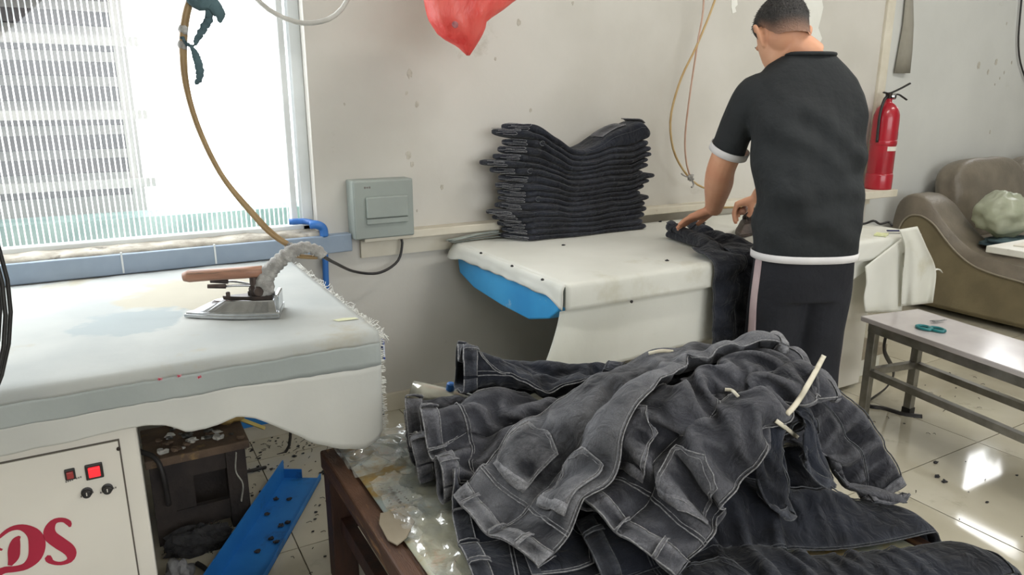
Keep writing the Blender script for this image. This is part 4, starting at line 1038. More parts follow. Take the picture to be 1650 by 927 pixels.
def drape(paths, L=.95, w=1.0, puff=.018, waist_puff=.02, steps=90, iters=7, seed=0, squeeze=1.0, keep=.02, g=9.0, hint=None, amp=.012, freq=16.0):
    r = np.random.default_rng(seed)
    v, X = jeans_flat(L, w)
    rest = np.zeros((JN, 2))
    for l in range(2):
        for s in range(2):
            rest[JI[l, s].ravel(), 0] = X[s].ravel(); rest[JI[l, s].ravel(), 1] = np.repeat(v, CN)
    RL = np.linalg.norm(rest[EA] - rest[EB], axis=1)
    RL = np.maximum(RL, .004)
    p = np.zeros((JN, 3)); cnt = np.zeros(JN); Nv = np.zeros((JN, 3)); Dm = np.zeros(JN)
    for s in range(2):
        C = catmull(paths[s], RN)
        Tn = np.gradient(C, axis=0); Tn /= np.linalg.norm(Tn, axis=1)[:, None]
        hn = np.array([[0, 0, 1.0]] * RN) if hint is None else np.stack([np.interp(np.linspace(0, 1, RN), np.linspace(0, 1, len(hint)), [q[k] for q in hint]) for k in range(3)], 1)
        S = np.cross(Tn, hn); S /= np.linalg.norm(S, axis=1)[:, None] + 1e-9
        Nn = np.cross(S, Tn)
        mid = X[s].mean(1)
        for l in range(2):
            for j in range(CN):
                f = j / (CN - 1); pf_ = math.sin(math.pi * f) if True else 1
                th = (puff + (waist_puff - puff) * np.clip(1 - v / .2, 0, 1)) * (.35 + .65 * pf_)
                off = (X[s][:, j] - mid) * squeeze
                q = C + S * off[:, None] + Nn * (th * (.5 if l == 0 else -.5))[:, None]
                q = q + Nn * np.array([amp * (mnoise.noise(Vector((*(z_[:3] * freq * np.array([.6, 1.2, 1])), )) + Vector((seed * 7.7, 0, 0))) + .5 * mnoise.noise(Vector(z_ * freq * 2.3))) for z_ in q])[:, None]
                np.add.at(p, JI[l, s][:, j], q); np.add.at(cnt, JI[l, s][:, j], 1)
                Nv[JI[l, s][:, j]] = Nn; Dm[JI[l, s][:, j]] = th
    p /= cnt[:, None]
    p += r.normal(0, .0025, p.shape)
    hx, hy = hxy(p); h = HGT[hx, hy]; 
    low = p[:, 2] < h + .006
    p[low, 2] = h[low] + .006 + Dm[low] * r.random(low.sum())
    ta = np.concatenate([JI[0, s][:, 1:-1].ravel() for s in range(2)]); tb = np.concatenate([JI[1, s][:, 1:-1].ravel() for s in range(2)])
    NN, DD = Nv[ta], Dm[ta]
    p0 = p.copy(); old = p.copy(); dt = .014
    for st in range(steps):
        vel = (p - old) * .90; n_ = np.linalg.norm(vel, axis=1); vel *= np.minimum(1, .02 / (n_ + 1e-9))[:, None]
        old = p.copy(); p = p + vel; p[:, 2] -= g * dt * dt
        k = keep * (1 - .6 * st / steps); p += (p0 - p) * k
        for _ in range(iters):
            d = p[EB] - p[EA]; ln = np.linalg.norm(d, axis=1) + 1e-9
            c = d * (ESTIFF * .5 * (ln - RL) / ln)[:, None]
            acc = np.stack([np.bincount(EA, c[:, q], JN) - np.bincount(EB, c[:, q], JN) for q in range(3)], 1)
            p += acc * (3.2 / ECNT)[:, None]
            sep = ((p[ta] - p[tb]) * NN).sum(1); e_ = np.maximum(0, DD * .8 - sep)[:, None] * NN * .5
            p[ta] += e_; p[tb] -= e_
        hx, hy = hxy(p); h = HGT[hx, hy] + .010
        con = (p[:, 2] < h) & (h - p[:, 2] < .16)
        p[con, 2] = h[con]
        old[con, :2] += (p[con, :2] - old[con, :2]) * .6
        p[:, 2] = np.maximum(p[:, 2], .01)
    for _ in range(3):                       # last contacts: nothing stays inside what lies below
        hx, hy = hxy(p); h = HGT[hx, hy] + .010; con = (p[:, 2] < h) & (h - p[:, 2] < .16); p[con, 2] = h[con]
        sep = (p[ta, 2] - p[tb, 2]); e_ = np.clip(.006 - sep, 0, .03) * con[tb]; p[ta, 2] += e_
    return p

class Garment:
    def __init__(self, p): 
        self.p = p; self.g = np.stack([[p[JI[l, s]] for s in range(2)] for l in range(2)])    # layer, side, row, col, 3
        for l in range(2):
            for s in range(2): pass
    def at(self, l, x, v, off=0.0):
        """x in -1..1 across the garment (0 centre front/back), v in 0..1 down its length"""
        s = 0 if x < 0 else 1; f = (1 - abs(x)) * (CN - 1); r_ = v * (RN - 1)
        j = min(int(f), CN - 2); i = min(int(r_), RN - 2); a, b = r_ - i, f - j
        G = self.g[l, s]; P = (G[i, j] * (1 - a) + G[i + 1, j] * a) * (1 - b) + (G[i, j + 1] * (1 - a) + G[i + 1, j + 1] * a) * b
        if off:
            du = G[i + 1, j] - G[i, j] + G[i + 1, j + 1] - G[i, j + 1]; dv = G[i, j + 1] - G[i, j] + G[i + 1, j + 1] - G[i + 1, j]
            n_ = np.cross(du, dv); n_ = n_ / (np.linalg.norm(n_) + 1e-9)
            if s == 1: n_ = -n_
            if l == 1: n_ = -n_
            o = self.g[1 - l, s][i, min(j, CN - 1)] 
            P = P + n_ * off * self.sgn
        return P
    sgn = 1
def settle(p):
    """add a draped garment to the height field"""
    for l in range(2):
        for s in range(2):
            G = p[JI[l, s]]
            for a in (0, .33, .67):
                for b in (0, .33, .67):
                    q = (G[:-1, :-1] * (1 - a) + G[1:, :-1] * a) * (1 - b) + (G[:-1, 1:] * (1 - a) + G[1:, 1:] * a) * b
                    q = q.reshape(-1, 3); hx, hy = hxy(q)
                    for ox, oy in ((0, 0), (1, 0), (-1, 0), (0, 1), (0, -1)):
                        np.maximum.at(HGT, (np.clip(hx + ox, 0, 189), np.clip(hy + oy, 0, 189)), q[:, 2] + .007)

def sew(p, label, group, m='denim_mid', back=True, stitch='stitch', top=0, pockets=True):
    """build one pair of jeans from its draped points: cloth, waistband, loops, pockets, hems, seams"""
    V = p.copy(); F_ = []
    for l in range(2):
        for s in range(2):
            I = JI[l, s]
            for i in range(RN - 1):
                for j in range(CN - 1):
                    q = (I[i, j], I[i + 1, j], I[i + 1, j + 1], I[i, j + 1])
                    if (l + s) % 2: q = q[::-1]
                    if len(set(q)) == 4: F_.append(q)
                    elif len(set(q)) == 3: F_.append(tuple(dict.fromkeys(q)))
    t = thing('jeans', tuple(np.r_[V[:, :2].mean(0), V[:, 2].min()]), label, 'jeans', group)
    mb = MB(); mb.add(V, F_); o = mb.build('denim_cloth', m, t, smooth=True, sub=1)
    o.modifiers['sub'].levels = 1
    so_ = o.modifiers.new('solid', 'SOLIDIFY'); so_.thickness = .0016; so_.offset = 0
    g = Garment(p)
    # which way is outward on the showing layer
    ups = []
    for x in (-.5, .5):
        for v in (.15, .5, .8):
            a = g.at(top, x, v); b = g.at(1 - top, x, v); g.sgn = 1; n_ = g.at(top, x, v, .01) - a; ups.append(np.dot(n_, a - b))
    g.sgn = 1 if sum(ups) > 0 else -1
    def patch(name, xs, vs, off, parent, l=top, mm=m, thick=.002):
        Gd = [[g.at(l, x, v, off) for x in xs] for v in vs]
        return MB().grid(Gd).build(name, mm, parent, smooth=True, solid=thick)
    def seam(pts, l=top, off=.0022, r=.0013, name='seam', parent=t, mm=stitch):
        P = np.array([g.at(l, x, v, off) for x, v in pts]); return MB().tube(P, r, 5).build(name, mm, parent, smooth=True)
    ln = lambda a, b, n: [(a[0] + (b[0] - a[0]) * k / (n - 1), a[1] + (b[1] - a[1]) * k / (n - 1)) for k in range(n)]
    e = .985
    for l in range(2):
        wb = patch('waistband', np.linspace(-e, e, 40), (0, .014, .028, .042), .0035, t, l)
        seam(ln((-e, .001), (e, .001), 40), l, .004, .0019, 'band_edge', wb)
        seam(ln((-e, .043), (e, .043), 40), l, .0048, .0014, 'band_edge', wb)
        for x in ((-.62, 0.02, .62) if l == top else (-.4, .4)):
            xs = (x - .028, x, x + .028)
            Gd = [[g.at(l, q, v, o_) for q in xs] for v, o_ in ((-.0, .005), (.004, .011), (.024, .014), (.044, .011), (.05, .006))]
            bl = MB().grid(Gd).build('belt_loop', m, t, smooth=True, solid=.0025)
            for q in (x - .028, x + .028): MB().tube([g.at(l, q, v, o_ + .001) for v, o_ in ((0, .006), (.004, .012), (.024, .015), (.044, .012), (.05, .007))], .0012, 5).build('loop_edge', stitch, bl)
        for sx in (-1, 1):
            hb = patch('hem_band', np.linspace(.03, e, 12) * sx, (.972, .985, .998), .0025, t, l)
            seam([(q * sx, .972) for q in np.linspace(.02, e, 14)], l, .0032, .0013, 'hem_edge', hb)
            seam([(q * sx, .999) for q in np.linspace(.02, e, 14)], l, .002, .0017, 'hem_edge', hb)
    for sx in (-1, 1):
        seam([(sx * .992, v) for v in np.linspace(.045, .97, 70)], top, .0016, .0018)
        seam([(sx * .95, v) for v in np.linspace(.045, .5, 34)], top, .0016, .0009)
        seam([(sx * .012, v) for v in np.linspace(.31, .97, 50)], top, .0014, .0016)
        seam([(sx * .05, v) for v in np.linspace(.31, .97, 50)], top, .0014, .0009)
    seam([(.004, v) for v in np.linspace(.045, .29, 22)], top, .0022, .0016)
    seam([(.035, v) for v in np.linspace(.045, .29, 22)], top, .0022, .0010)
    if back:
        for sx in (-1, 1):
            seam([(sx * (.98 - .96 * k / 15), .085 + .035 * k / 15) for k in range(16)], top, .0024, .0016)
            seam([(sx * (.98 - .96 * k / 15), .093 + .035 * k / 15) for k in range(16)], top, .0024, .0010)
            if pockets:
                xa, xb, va, vb, vt = .86, .17, .125, .268, .300
                mids = (xa + xb) / 2
                ol_ = ln((xa, va), (xb, va + .012), 9)[:-1] + ln((xb, va + .012), (xb + .03, vb), 9)[:-1] + ln((xb + .03, vb), (mids, vt), 6)[:-1] + ln((mids, vt), (xa - .03, vb), 6)[:-1] + ln((xa - .03, vb), (xa, va), 9)
                rows = []
                for k in range(13):
                    f = k / 12; v_ = va + (vt - va) * f; wdt = 1 if v_ < vb else max(.06, (vt - v_) / (vt - vb)); c_ = mids; hw = (xa - xb) / 2 - .03 * f
                    rows.append([(sx * (c_ + hw * wdt * q), v_ + .012 * (.5 - q / 2) * (1 - f)) for q in np.linspace(1, -1, 11)])
                pk = MB().grid([[g.at(top, x, v, .0045) for x, v in r_] for r_ in rows]).build('pocket', m, t, smooth=True, solid=.0025)
                seam([(sx * x, v) for x, v in ol_], top, .0060, .0015, 'pocket_edge', pk)
                seam([(sx * (mids + (x - mids) * .90), va + .017 + (v - va) * .84) for x, v in ol_], top, .0062, .0009, 'pocket_edge', pk)
                MB().grid([[g.at(top, sx * (xa + (xb - xa) * q), va + .012 * q + dv, .0062) for q in np.linspace(0, 1, 12)] for dv in (0, .011, .022)]).build('pocket_hem', m, pk, smooth=True, solid=.0025)
    else:
        for sx in (-1, 1):
            seam([(sx * (.50 + .47 * math.sin(a)), .045 + .085 * (1 - math.cos(a))) for a in np.linspace(0, math.pi / 2, 14)], top, .0026, .0015)
            seam([(sx * (.46 + .50 * math.sin(a)), .045 + .097 * (1 - math.cos(a))) for a in np.linspace(0, math.pi / 2, 14)], top, .0026, .0009)
        seam([(.16, v) for v in np.linspace(.05, .20, 14)] + [(.16 - .15 * k / 6, .20 + .035 * k / 6) for k in range(7)], top, .0026, .0013)
        MB().lathe([(.008, 0), (.008, .003), (.005, .005)], g.at(top, .03, .021, .004), 12, tuple(nrm(g.at(top, .03, .021, .02) - g.at(top, .03, .021, .0)))).build('button', 'metal_dull', t)
    return t

import time as _time
_t0 = _time.time()
HEAP = 'black jeans heaped on the low table'
def half(mid, sep, z=None):
    """two half paths on either side of a middle path of (x, y, z)"""
    P = np.asarray(mid, float); Tn = np.gradient(P, axis=0); S = np.cross(Tn, [0, 0, 1.0]); S /= np.linalg.norm(S, axis=1)[:, None]
    sp = np.asarray(sep, float)[:, None] if np.ndim(sep) else sep
    return [P - S * sp, P + S * sp]
heap = []
def add(paths, label, **k):
    kw = {q: k.pop(q) for q in ('m', 'back', 'stitch', 'top', 'pockets') if q in k}
    paths = [np.array(q, float) for q in paths]
    for q in paths: q[:, 2] -= .035 * np.clip((q[:, 2] - .50) / .2, 0, 1)
    p = drape(paths, **k); settle(p); heap.append(sew(p, label, HEAP, **kw)); return p
CAMN = (-.62, -.50, .60)
lift(1.20, 1.20, .34, .22, .13); lift(1.05, 1.62, .26, .16, .07); lift(1.38, 1.12, .17, .17, .185)
# three bunched waists at the left
add(half([(.655, 1.715, .48), (.80, 1.66, .50), (.96, 1.56, .5), (1.2, 1.42, .5), (1.4, 1.3, .5)], .05), 'black jeans bunched at the heap edge beside the film roll', L=1.0, w=.85, squeeze=.40, waist_puff=.09, puff=.04, seed=2, m='denim_dark', keep=.24, amp=.03, pockets=False)
add(half([(.620, 1.60, .49), (.78, 1.56, .51), (.95, 1.46, .52), (1.18, 1.36, .55), (1.38, 1.25, .55)], .045), 'black jeans bunched between two other bunched waists of the heap', L=1.0, w=.85, squeeze=.36, waist_puff=.10, puff=.04, seed=3, m='denim_mid', back=False, keep=.24, amp=.03)
add(half([(.622, 1.475, .50), (.79, 1.46, .52), (.97, 1.38, .54), (1.2, 1.30, .58), (1.4, 1.2, .6)], .045), 'black jeans with a bunched waist lying right beside the grey pocketed pair', L=1.0, w=.85, squeeze=.36, waist_puff=.10, puff=.04, seed=4, m='denim_mid', keep=.24, amp=.03, pockets=False)
# back pair, its open waist standing up on the left
add(half([(.80, 1.70, .605), (.96, 1.645, .60), (1.13, 1.56, .585), (1.32, 1.44, .56), (1.52, 1.30, .52)], .07), 'black jeans lying at the back of the heap with the waist gaping open', L=.98, w=.80, squeeze=.50, waist_puff=.16, puff=.06, seed=1, m='denim_dark', back=False, keep=.4, g=2)
# dark waist on the table under the main pair
add(half([(.60, 1.24, .43), (.78, 1.19, .45), (1.0, 1.16, .5), (1.25, 1.10, .58), (1.42, 1.06, .62)], .075), 'darkest jeans whose waist rests flat on the plastic film', w=.85, waist_puff=.035, seed=5, m='denim_dark', keep=.03)
# front pair low on the table
add(half([(.82, .965, .45), (1.0, .94, .47), (1.17, .87, .47), (1.34, .80, .45), (1.54, .74, .43)], .08), 'black jeans lying flat along the front of the heap', L=1.0, w=.9, seed=6, m='denim_dark', stitch='stitch_dim', keep=.03, puff=.03)
# legs falling over the right side
add([[(1.10, 1.22, .66), (1.26, 1.17, .70), (1.43, 1.115, .71), (1.535, 1.03, .60), (1.60, .935, .43)], [(1.02, 1.09, .64), (1.19, 1.08, .69), (1.36, 1.055, .70), (1.445, .97, .53), (1.50, .87, .35)]], 'black jeans whose two legs fall off the heap toward the bench', w=.85, seed=7, m='denim_mid', stitch='stitch_dim', keep=.20, g=4, hint=[(0, 0, 1), (0, 0, 1), (-.35, -.3, .85), CAMN, CAMN])
add([[(1.10, 1.40, .64), (1.22, 1.24, .70), (1.30, 1.10, .69), (1.33, 1.0, .56), (1.335, .93, .43)], [(.96, 1.36, .62), (1.07, 1.2, .68), (1.16, 1.08, .66), (1.19, .98, .53), (1.195, .92, .43)]], 'black jeans with straight legs hanging down the front slope of the heap', w=.8, seed=8, m='denim_dark', stitch='stitch_dim', keep=.20, g=4, hint=[(0, 0, 1), (-.2, -.2, 1), (-.4, -.4, .8), CAMN, CAMN])
# second pocketed pair
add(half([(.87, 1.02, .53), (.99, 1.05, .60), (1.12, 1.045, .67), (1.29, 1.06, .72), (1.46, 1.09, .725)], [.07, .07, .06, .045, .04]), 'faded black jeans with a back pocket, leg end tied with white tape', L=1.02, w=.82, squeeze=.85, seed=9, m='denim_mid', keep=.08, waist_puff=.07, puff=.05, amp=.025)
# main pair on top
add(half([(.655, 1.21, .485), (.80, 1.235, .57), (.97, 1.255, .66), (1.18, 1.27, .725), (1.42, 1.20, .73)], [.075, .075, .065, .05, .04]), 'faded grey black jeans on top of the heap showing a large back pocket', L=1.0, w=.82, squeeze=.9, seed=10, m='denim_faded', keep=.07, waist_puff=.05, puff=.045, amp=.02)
# ------------------------------------------------------------------ film, bag and roll: pressed down or carried by the heap
heap_parts = [o for t in heap for o in t.children_recursive if o.type == 'MESH']
LOW = np.full((190, 190), 9.0)
for o in heap_parts:
    q = np.array([v.co[:] for v in o.data.vertices]); hx, hy = hxy(q)
    for ox in (-2, -1, 0, 1, 2):
        for oy in (-2, -1, 0, 1, 2): np.minimum.at(LOW, (np.clip(hx + ox, 0, 189), np.clip(hy + oy, 0, 189)), q[:, 2])
def under(x, y, z):
    a, b = hxy(np.array([[x, y, 0]])); return max(LZ + .0045, min(z, LOW[a[0], b[0]] - .0005))
G = [[A(x, y, under(x, y, LZ + .006 + .008 * abs(nz(x * 12, y * 12, 3)) + .013 * (1 - abs(nz(x * 17 + y * 9, y * 15, 6)) * 2.2) ** 3 * (nz(x * 5, y * 5, 2) > -.1))) for y in np.linspace(.75, 1.64 + .03 * nz(x * 9, 0), 110)] for x in np.linspace(LX0 + .055, 1.15, 90)]
tag(MB().grid(G).build('plastic_film', 'film', None, smooth=True), 'crinkled clear plastic film lying on the low table beside the jeans', 'film')
G = [[A(x, y, under(x, y, LZ + .006 + .018 * abs(nz(x * 11, y * 13, 9)) + .014 * (1 - abs(nz(x * 16, y * 14, 2)) * 2.2) ** 3)) for y in np.linspace(1.66, 1.90, 50)] for x in np.linspace(LX0 + .03, .80, 60)]
tag(MB().grid(G).build('plastic_bag_sheet', 'film', None, smooth=True), 'crumpled clear plastic bag at the back end of the low table', 'bag')
from mathutils.bvhtree import BVHTree
_V, _F = [], []
for o in heap_parts:
    n_ = len(_V); _V += [v.co.copy() for v in o.data.vertices]; _F += [tuple(k + n_ for k in f.vertices) for f in o.data.polygons]
HEAP_TREE = BVHTree.FromPolygons(_V, _F)
# the roll lies across the back of the heap: moved away from the wall until the jeans carry it
RR = .034
def roll_axis(Y): return aty(664, 632, Y + .05), aty(752, 652, Y - .05)
for Y in np.arange(1.98, 1.60, -.004):
    ra, rb2 = roll_axis(Y)
    near = min(HEAP_TREE.find_nearest(Vector(ra + (rb2 - ra) * k / 14))[3] for k in range(15))
    if near < RR - .001: break
dR = nrm(rb2 - ra); RL = .30
tr = thing('film_roll', tuple(ra), 'clear plastic film roll lying across the jeans at the back of the low table', 'roll')
MB().tube([ra + dR * RL * s_ for s_ in np.linspace(0, 1, 8)], RR, 24, cap=False).build('film_tube', mat('roll_film', (206, 204, 192), (176, 174, 160), rough=.12, metal=.35, scale=14, spec=.9), tr, smooth=True, solid=.003)
MB().tube([ra - dR * .002, ra + dR * .012], RR - .005, 20, cap=True).build('roll_core', 'cardboard', tr)
pc = min((ra + dR * RL * k / 40 for k in range(41)), key=lambda p: abs((_R @ (p - _C)) / (_FW @ (p - _C)) * F_PX + 825 - 722))
nr = nrm(A(0, 0, 1) - dR * dR[2])
tag(MB().lathe([(.012, -.003), (.013, .004), (.013, .020), (.008, .024)], pc + nr * RR, 14, tuple(nr)).build('bottle_cap', 'pipe_blue'), 'small blue plastic cap lying on the film roll', 'cap')
# white tapes: laid on the cloth they touch
def crest(x):
    """pixel row where the heap's top edge shows"""
    for y in range(480, 760):
        if HEAP_TREE.ray_cast(Vector(_C), Vector(ray(x, y)).normalized())[0] is not None: return y
    return 600
def tape(px, label, w=.006, top=False):
    P = catmull([(x, crest(x) + 5 if top else y, 0) for x, y in px], 24)[:, :2]; D = []
    for x, y in P:
        d = Vector(ray(x, y)); h = HEAP_TREE.ray_cast(Vector(_C), d.normalized()); D.append(h[3] / 1.0 if h[0] is not None else None)
    known = [q for q in D if q is not None]
    for k in range(24):
        if D[k] is None: D[k] = next((D[m] for m in sorted(range(24), key=lambda m: abs(m - k)) if D[m] is not None), 1.9)
    D = [min(D[max(0, k - 2):k + 3]) for k in range(24)]; D = np.convolve(np.r_[[D[0]] * 2, D, [D[-1]] * 2], np.ones(5) / 5, 'valid')
    Q = [_C + nrm(ray(x, y)) * (d - .003) for (x, y), d in zip(P, D)]
    tag(MB().tube(np.array(Q), w, 6, flat=.3, up=(-.6, -.5, .3)).build('white_tape', 'tape_white', smooth=True), label, 'tape')
tape([(1328, 573), (1308, 610), (1285, 648), (1268, 668)], 'long white tape standing up from the heap of jeans')
tape([(1250, 678), (1266, 690), (1286, 706)], 'short white tape poking out below the long white tape', .005)
tape([(1168, 628), (1180, 630), (1190, 640)], 'thin white tape end caught between the two faded jeans', .004)
tape([(1045, 597), (1065, 599), (1085, 603)], 'white tape end showing at the back of the jeans heap', .005, True)
# ------------------------------------------------------------------ jeans being pressed, hanging over the front of the long table
HX0, HY0 = 1.5, 1.5
_gy2 = HY0 + HR * (np.arange(190) + .5)
HGT[:] = np.where(_gy2 > 1.935, T - .003, 0.0)[None, :]
pj = drape([[(2.17, 2.42, .80), (2.13, 2.22, .80), (2.08, 2.02, .795), (2.06, 1.930, .765), (2.05, 1.918, .60), (2.05, 1.912, .36)],
            [(2.37, 2.40, .80), (2.31, 2.20, .80), (2.22, 2.02, .795), (2.175, 1.926, .765), (2.165, 1.912, .60), (2.165, 1.906, .36)]],
           L=1.02, w=.9, squeeze=.95, puff=.022, waist_puff=.05, seed=21, keep=.16, g=3, amp=.014,
           hint=[(0, 0, 1), (0, 0, 1), (0, -.1, 1), (0, -.7, .7), (0, -1, .05), (0, -1, .05)])
sew(pj, 'black jeans spread on the long ironing table with legs hanging over its edge', None, m='denim_dark', back=False, stitch='stitch_dim')

# ------------------------------------------------------------------ folded stack
NF = 17; SX0, SX1, SY0, SY1 = 1.588, 2.262, 2.655, 2.815
zc = T + .0045; NX, NA = 34, 26
FG = 'folded jeans in the stack on the long table'
FX = np.linspace(0, 1, NX)
XG = np.linspace(SX0 - .15, SX1 + .10, 120); base = np.zeros(120)   # height of the stack so far along its length
for k in range(NF):
    r = np.random.default_rng(50 + k); u_ = k / (NF - 1); top_ = k == NF - 1
    dl = r.uniform(-.03, .02) + {11: -.075, 10: -.03, 12: -.02, 4: -.045, 5: -.03}.get(k, 0); dr = r.uniform(-.035, .02) + {9: .03, 14: .02}.get(k, 0)
    yo = r.uniform(-.010, .006); ph = r.uniform(0, 6)
    th = np.array([.0235 * (1 + .34 * nz(f * 3.1, k * 2.7) + .12 * nz(f * 9, k * 5.1)) for f in FX])
    th *= 1 + .32 * np.clip(1 - FX / .38, 0, 1) ** 1.2 * (.25 + 1.5 * u_) + .14 * np.clip((FX - .6) / .4, 0, 1)
    if top_: th += .070 * np.array([sst(.42, .84, f) * (1 - .8 * sst(.90, 1.0, f)) for f in FX])
    def Z(f, q): return zc + float(np.interp(SX0 + dl + (SX1 + dr - SX0 - dl) * f, XG, base)) + float(np.interp(f, FX, th)) * q
    def front(f): return SY0 + yo - .007 * nz(f * 4, k * 2.1, 4) - .003 * nz(f * 15, k, 1)
    rings = []
    for i in range(NX):
        f = FX[i]; x = SX0 + dl + (SX1 + dr - SX0 - dl) * f
        en = min(1, f / .03, (1 - f) / .04); ring = []
        for j in range(NA):
            a = 2 * math.pi * j / NA; cy, cz_ = math.cos(a), math.sin(a)
            yy = np.sign(cy) * abs(cy) ** .25; zz = np.sign(cz_) * abs(cz_) ** .6
            y0_, y1_ = front(f) + (1 - en) * .006, SY1 + min(0, yo)
            y = (y0_ + y1_) / 2 + yy * (y1_ - y0_) / 2 + .003 * abs(math.sin(zz * 2.6)) * (cy < 0)
            sh = -.085 * (y - SY0) / (SY1 - SY0) * (1 - f) ** 2
            ring.append(A(x + sh, y, Z(f, .5 + .497 * zz * (.55 + .45 * en ** .5))))
        rings.append([A(p[0], p[1], max(p[2], zc)) for p in ring])
    lab = 'folded black jeans in the middle of the tall stack on the table'
    if top_: lab = 'topmost folded black jeans of the stack, its pocket end raised'
    elif k == 0: lab = 'lowest folded black jeans, pressed flat under the whole stack'
    elif k == 11: lab = 'folded black jeans in the stack with a rolled end sticking out furthest'
    t = thing('folded_jeans', (1.92, 2.735, Z(.5, 0)), lab, 'jeans', FG)
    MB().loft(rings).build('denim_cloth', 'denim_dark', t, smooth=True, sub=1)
    # hem edges showing at the open end: a flattened loop each
    for q in range(2):
        m0 = .30 + .40 * q; e0, e1 = SY0 + r.uniform(.006, .03), SY1 - r.uniform(.02, .06); P = []
        for y in np.linspace(e1, e0, 14): P.append((y, m0 + .10 + .16 * nz(y * 22, k * 3.1, q)))
        for a in np.linspace(.3, math.pi - .3, 5): P.append((e0 - .007 * math.sin(a), m0 + .10 * math.cos(a)))
        for y in np.linspace(e0, e1 - .03, 12): P.append((y, m0 - .10 + .14 * nz(y * 22, k * 3.1, q + .4)))
        P = [A(SX0 + dl - .085 * (y - SY0) / (SY1 - SY0) - .004, y + yo, max(Z(0, m_), zc + .002)) for y, m_ in P]
        MB().tube(catmull(P, 60), .0013, 5).build('hem_edge', 'stitch', t, smooth=True)
    P = [A(SX0 + dl + (SX1 + dr - SX0 - dl) * f, front(f) - .0005, Z(f, .72)) for f in np.linspace(.04, .93, 26)]
    MB().tube(P, .0009, 4).build('side_seam', 'stitch_dim', t, smooth=True)
    if k in (6, 10, 14):
        c = A(SX0 + dl + .045, front(.06) - .002, Z(.06, .6)); MB().tube([c + A(.012 * math.cos(a), -.004 * abs(math.sin(a)), .010 * math.sin(a)) for a in np.linspace(0, 5.2, 14)], .002, 6).build('belt_loop', 'stitch_dim', t, smooth=True)
    if top_:
        def tp(f, g_, o=.0): return A(SX0 + dl + (SX1 + dr - SX0 - dl) * f, SY0 + (SY1 - SY0) * g_, Z(f, 1.055) + o)
        pk = MB().grid([[tp(f, g_, .002) for f in np.linspace(.60, .80, 8)] for g_ in np.linspace(.2, .8, 6)]).build('pocket', 'denim_mid', t, smooth=True, solid=.003)
        MB().tube(catmull([tp(f, g_, .004) for f, g_ in ((.60, .2), (.60, .5), (.60, .8), (.70, .8), (.80, .8), (.80, .5), (.80, .2), (.7, .2), (.60, .2))], 40), .0013, 5).build('pocket_edge', 'stitch', pk)
        wb = MB().grid([[tp(f, g_, .003) for f in np.linspace(.90, .95, 4)] for g_ in np.linspace(.08, .95, 8)]).build('waistband', 'denim_mid', t, smooth=True, solid=.003)
        MB().tube([tp(.90, g_, .005) for g_ in np.linspace(.08, .95, 8)], .0013, 5).build('band_edge', 'stitch', wb)
        for g_ in (.3, .75): MB().grid([[tp(f, g_ + q, .006) for f in (.89, .92, .955)] for q in (-.035, .035)]).build('belt_loop', 'denim_mid', t, solid=.003)
    base = base + np.interp((XG - SX0 - dl) / (SX1 + dr - SX0 - dl), FX, th)

# ------------------------------------------------------------------ the man at the table
mat('skin', (222, 170, 138), (206, 148, 118), rough=.5, scale=9, lo=.3, hi=.7, bump=.03, bscale=90, spec=.35)
mat('hair', (24, 22, 22), (40, 37, 36), rough=.6, scale=60, stretch=(1, 1, 1), bump=.8, bscale=160)
def clipped():
    m = MATS['hair'].copy(); m.name = 'hair_clipped'; N = m.node_tree.nodes; L = m.node_tree.links; b = N['Principled BSDF']
    src = b.inputs['Base Color'].links[0].from_socket; at_ = N.new('ShaderNodeAttribute'); at_.attribute_name = 'clip'
    x = N.new('ShaderNodeMix'); x.data_type = 'RGBA'; x.inputs[6].default_value = (*lin((176, 132, 108)), 1)
    L.new(at_.outputs['Fac'], x.inputs[0]); L.new(src, x.inputs[7]); L.new(x.outputs[2], b.inputs['Base Color']); MATS['hair_clipped'] = m
clipped()
mat('shirt', (24, 28, 31), (34, 38, 41), rough=.85, scale=4, bump=.7, bscale=7, bdist=.03)
mat('shirt_trim', (226, 224, 224), (212, 210, 212), rough=.8, scale=10)
mat('trousers', (18, 20, 28), (26, 28, 36), rough=.85, scale=4, bump=.5, bscale=8, bdist=.03)
mat('stripe', (196, 176, 178), (180, 160, 164), rough=.85, scale=10)
mat('shoe', (40, 40, 42), (56, 56, 58), rough=.6)
aH = math.radians(27)
fw = A(math.sin(aH), math.cos(aH), 0); rt = A(math.cos(aH), -math.sin(aH), 0)
HC = A(2.222, 1.728, 0)
man = thing('person', (HC[0], HC[1], 0), 'person in black T-shirt with white trim leaning over the long ironing table', 'person')
def ring(z, c, w, db, df, n=40, e=2.4, dx=0.0):
    """torso ring: c forward shift, w half width, db / df depth behind / before"""
    out = []
    for a in np.linspace(0, 2 * math.pi, n, endpoint=False):
        x, y = math.cos(a), math.sin(a); k = (abs(x) ** e + abs(y) ** e) ** (-1 / e)
        out.append(HC + rt * (w * x * k + dx) + fw * (c + (df if y > 0 else db) * y * k) + A(0, 0, z))
    return out
def at(f, r, z): return HC + fw * f + rt * r + A(0, 0, z)
def limb(mb, pts, n=16, flat=1.0):
    P = catmull([(*p[:3], p[3]) for p in [(*q[0], q[1]) for q in pts]], 26); mb.tube(P[:, :3], P[:, 3], n); return P
# arm skeletons
SL, SR = at(.125, -.178, 1.405), at(.145, .160, 1.405)
WL = aty(1150, 338, 2.21); WR = aty(1222, 318, 2.22)
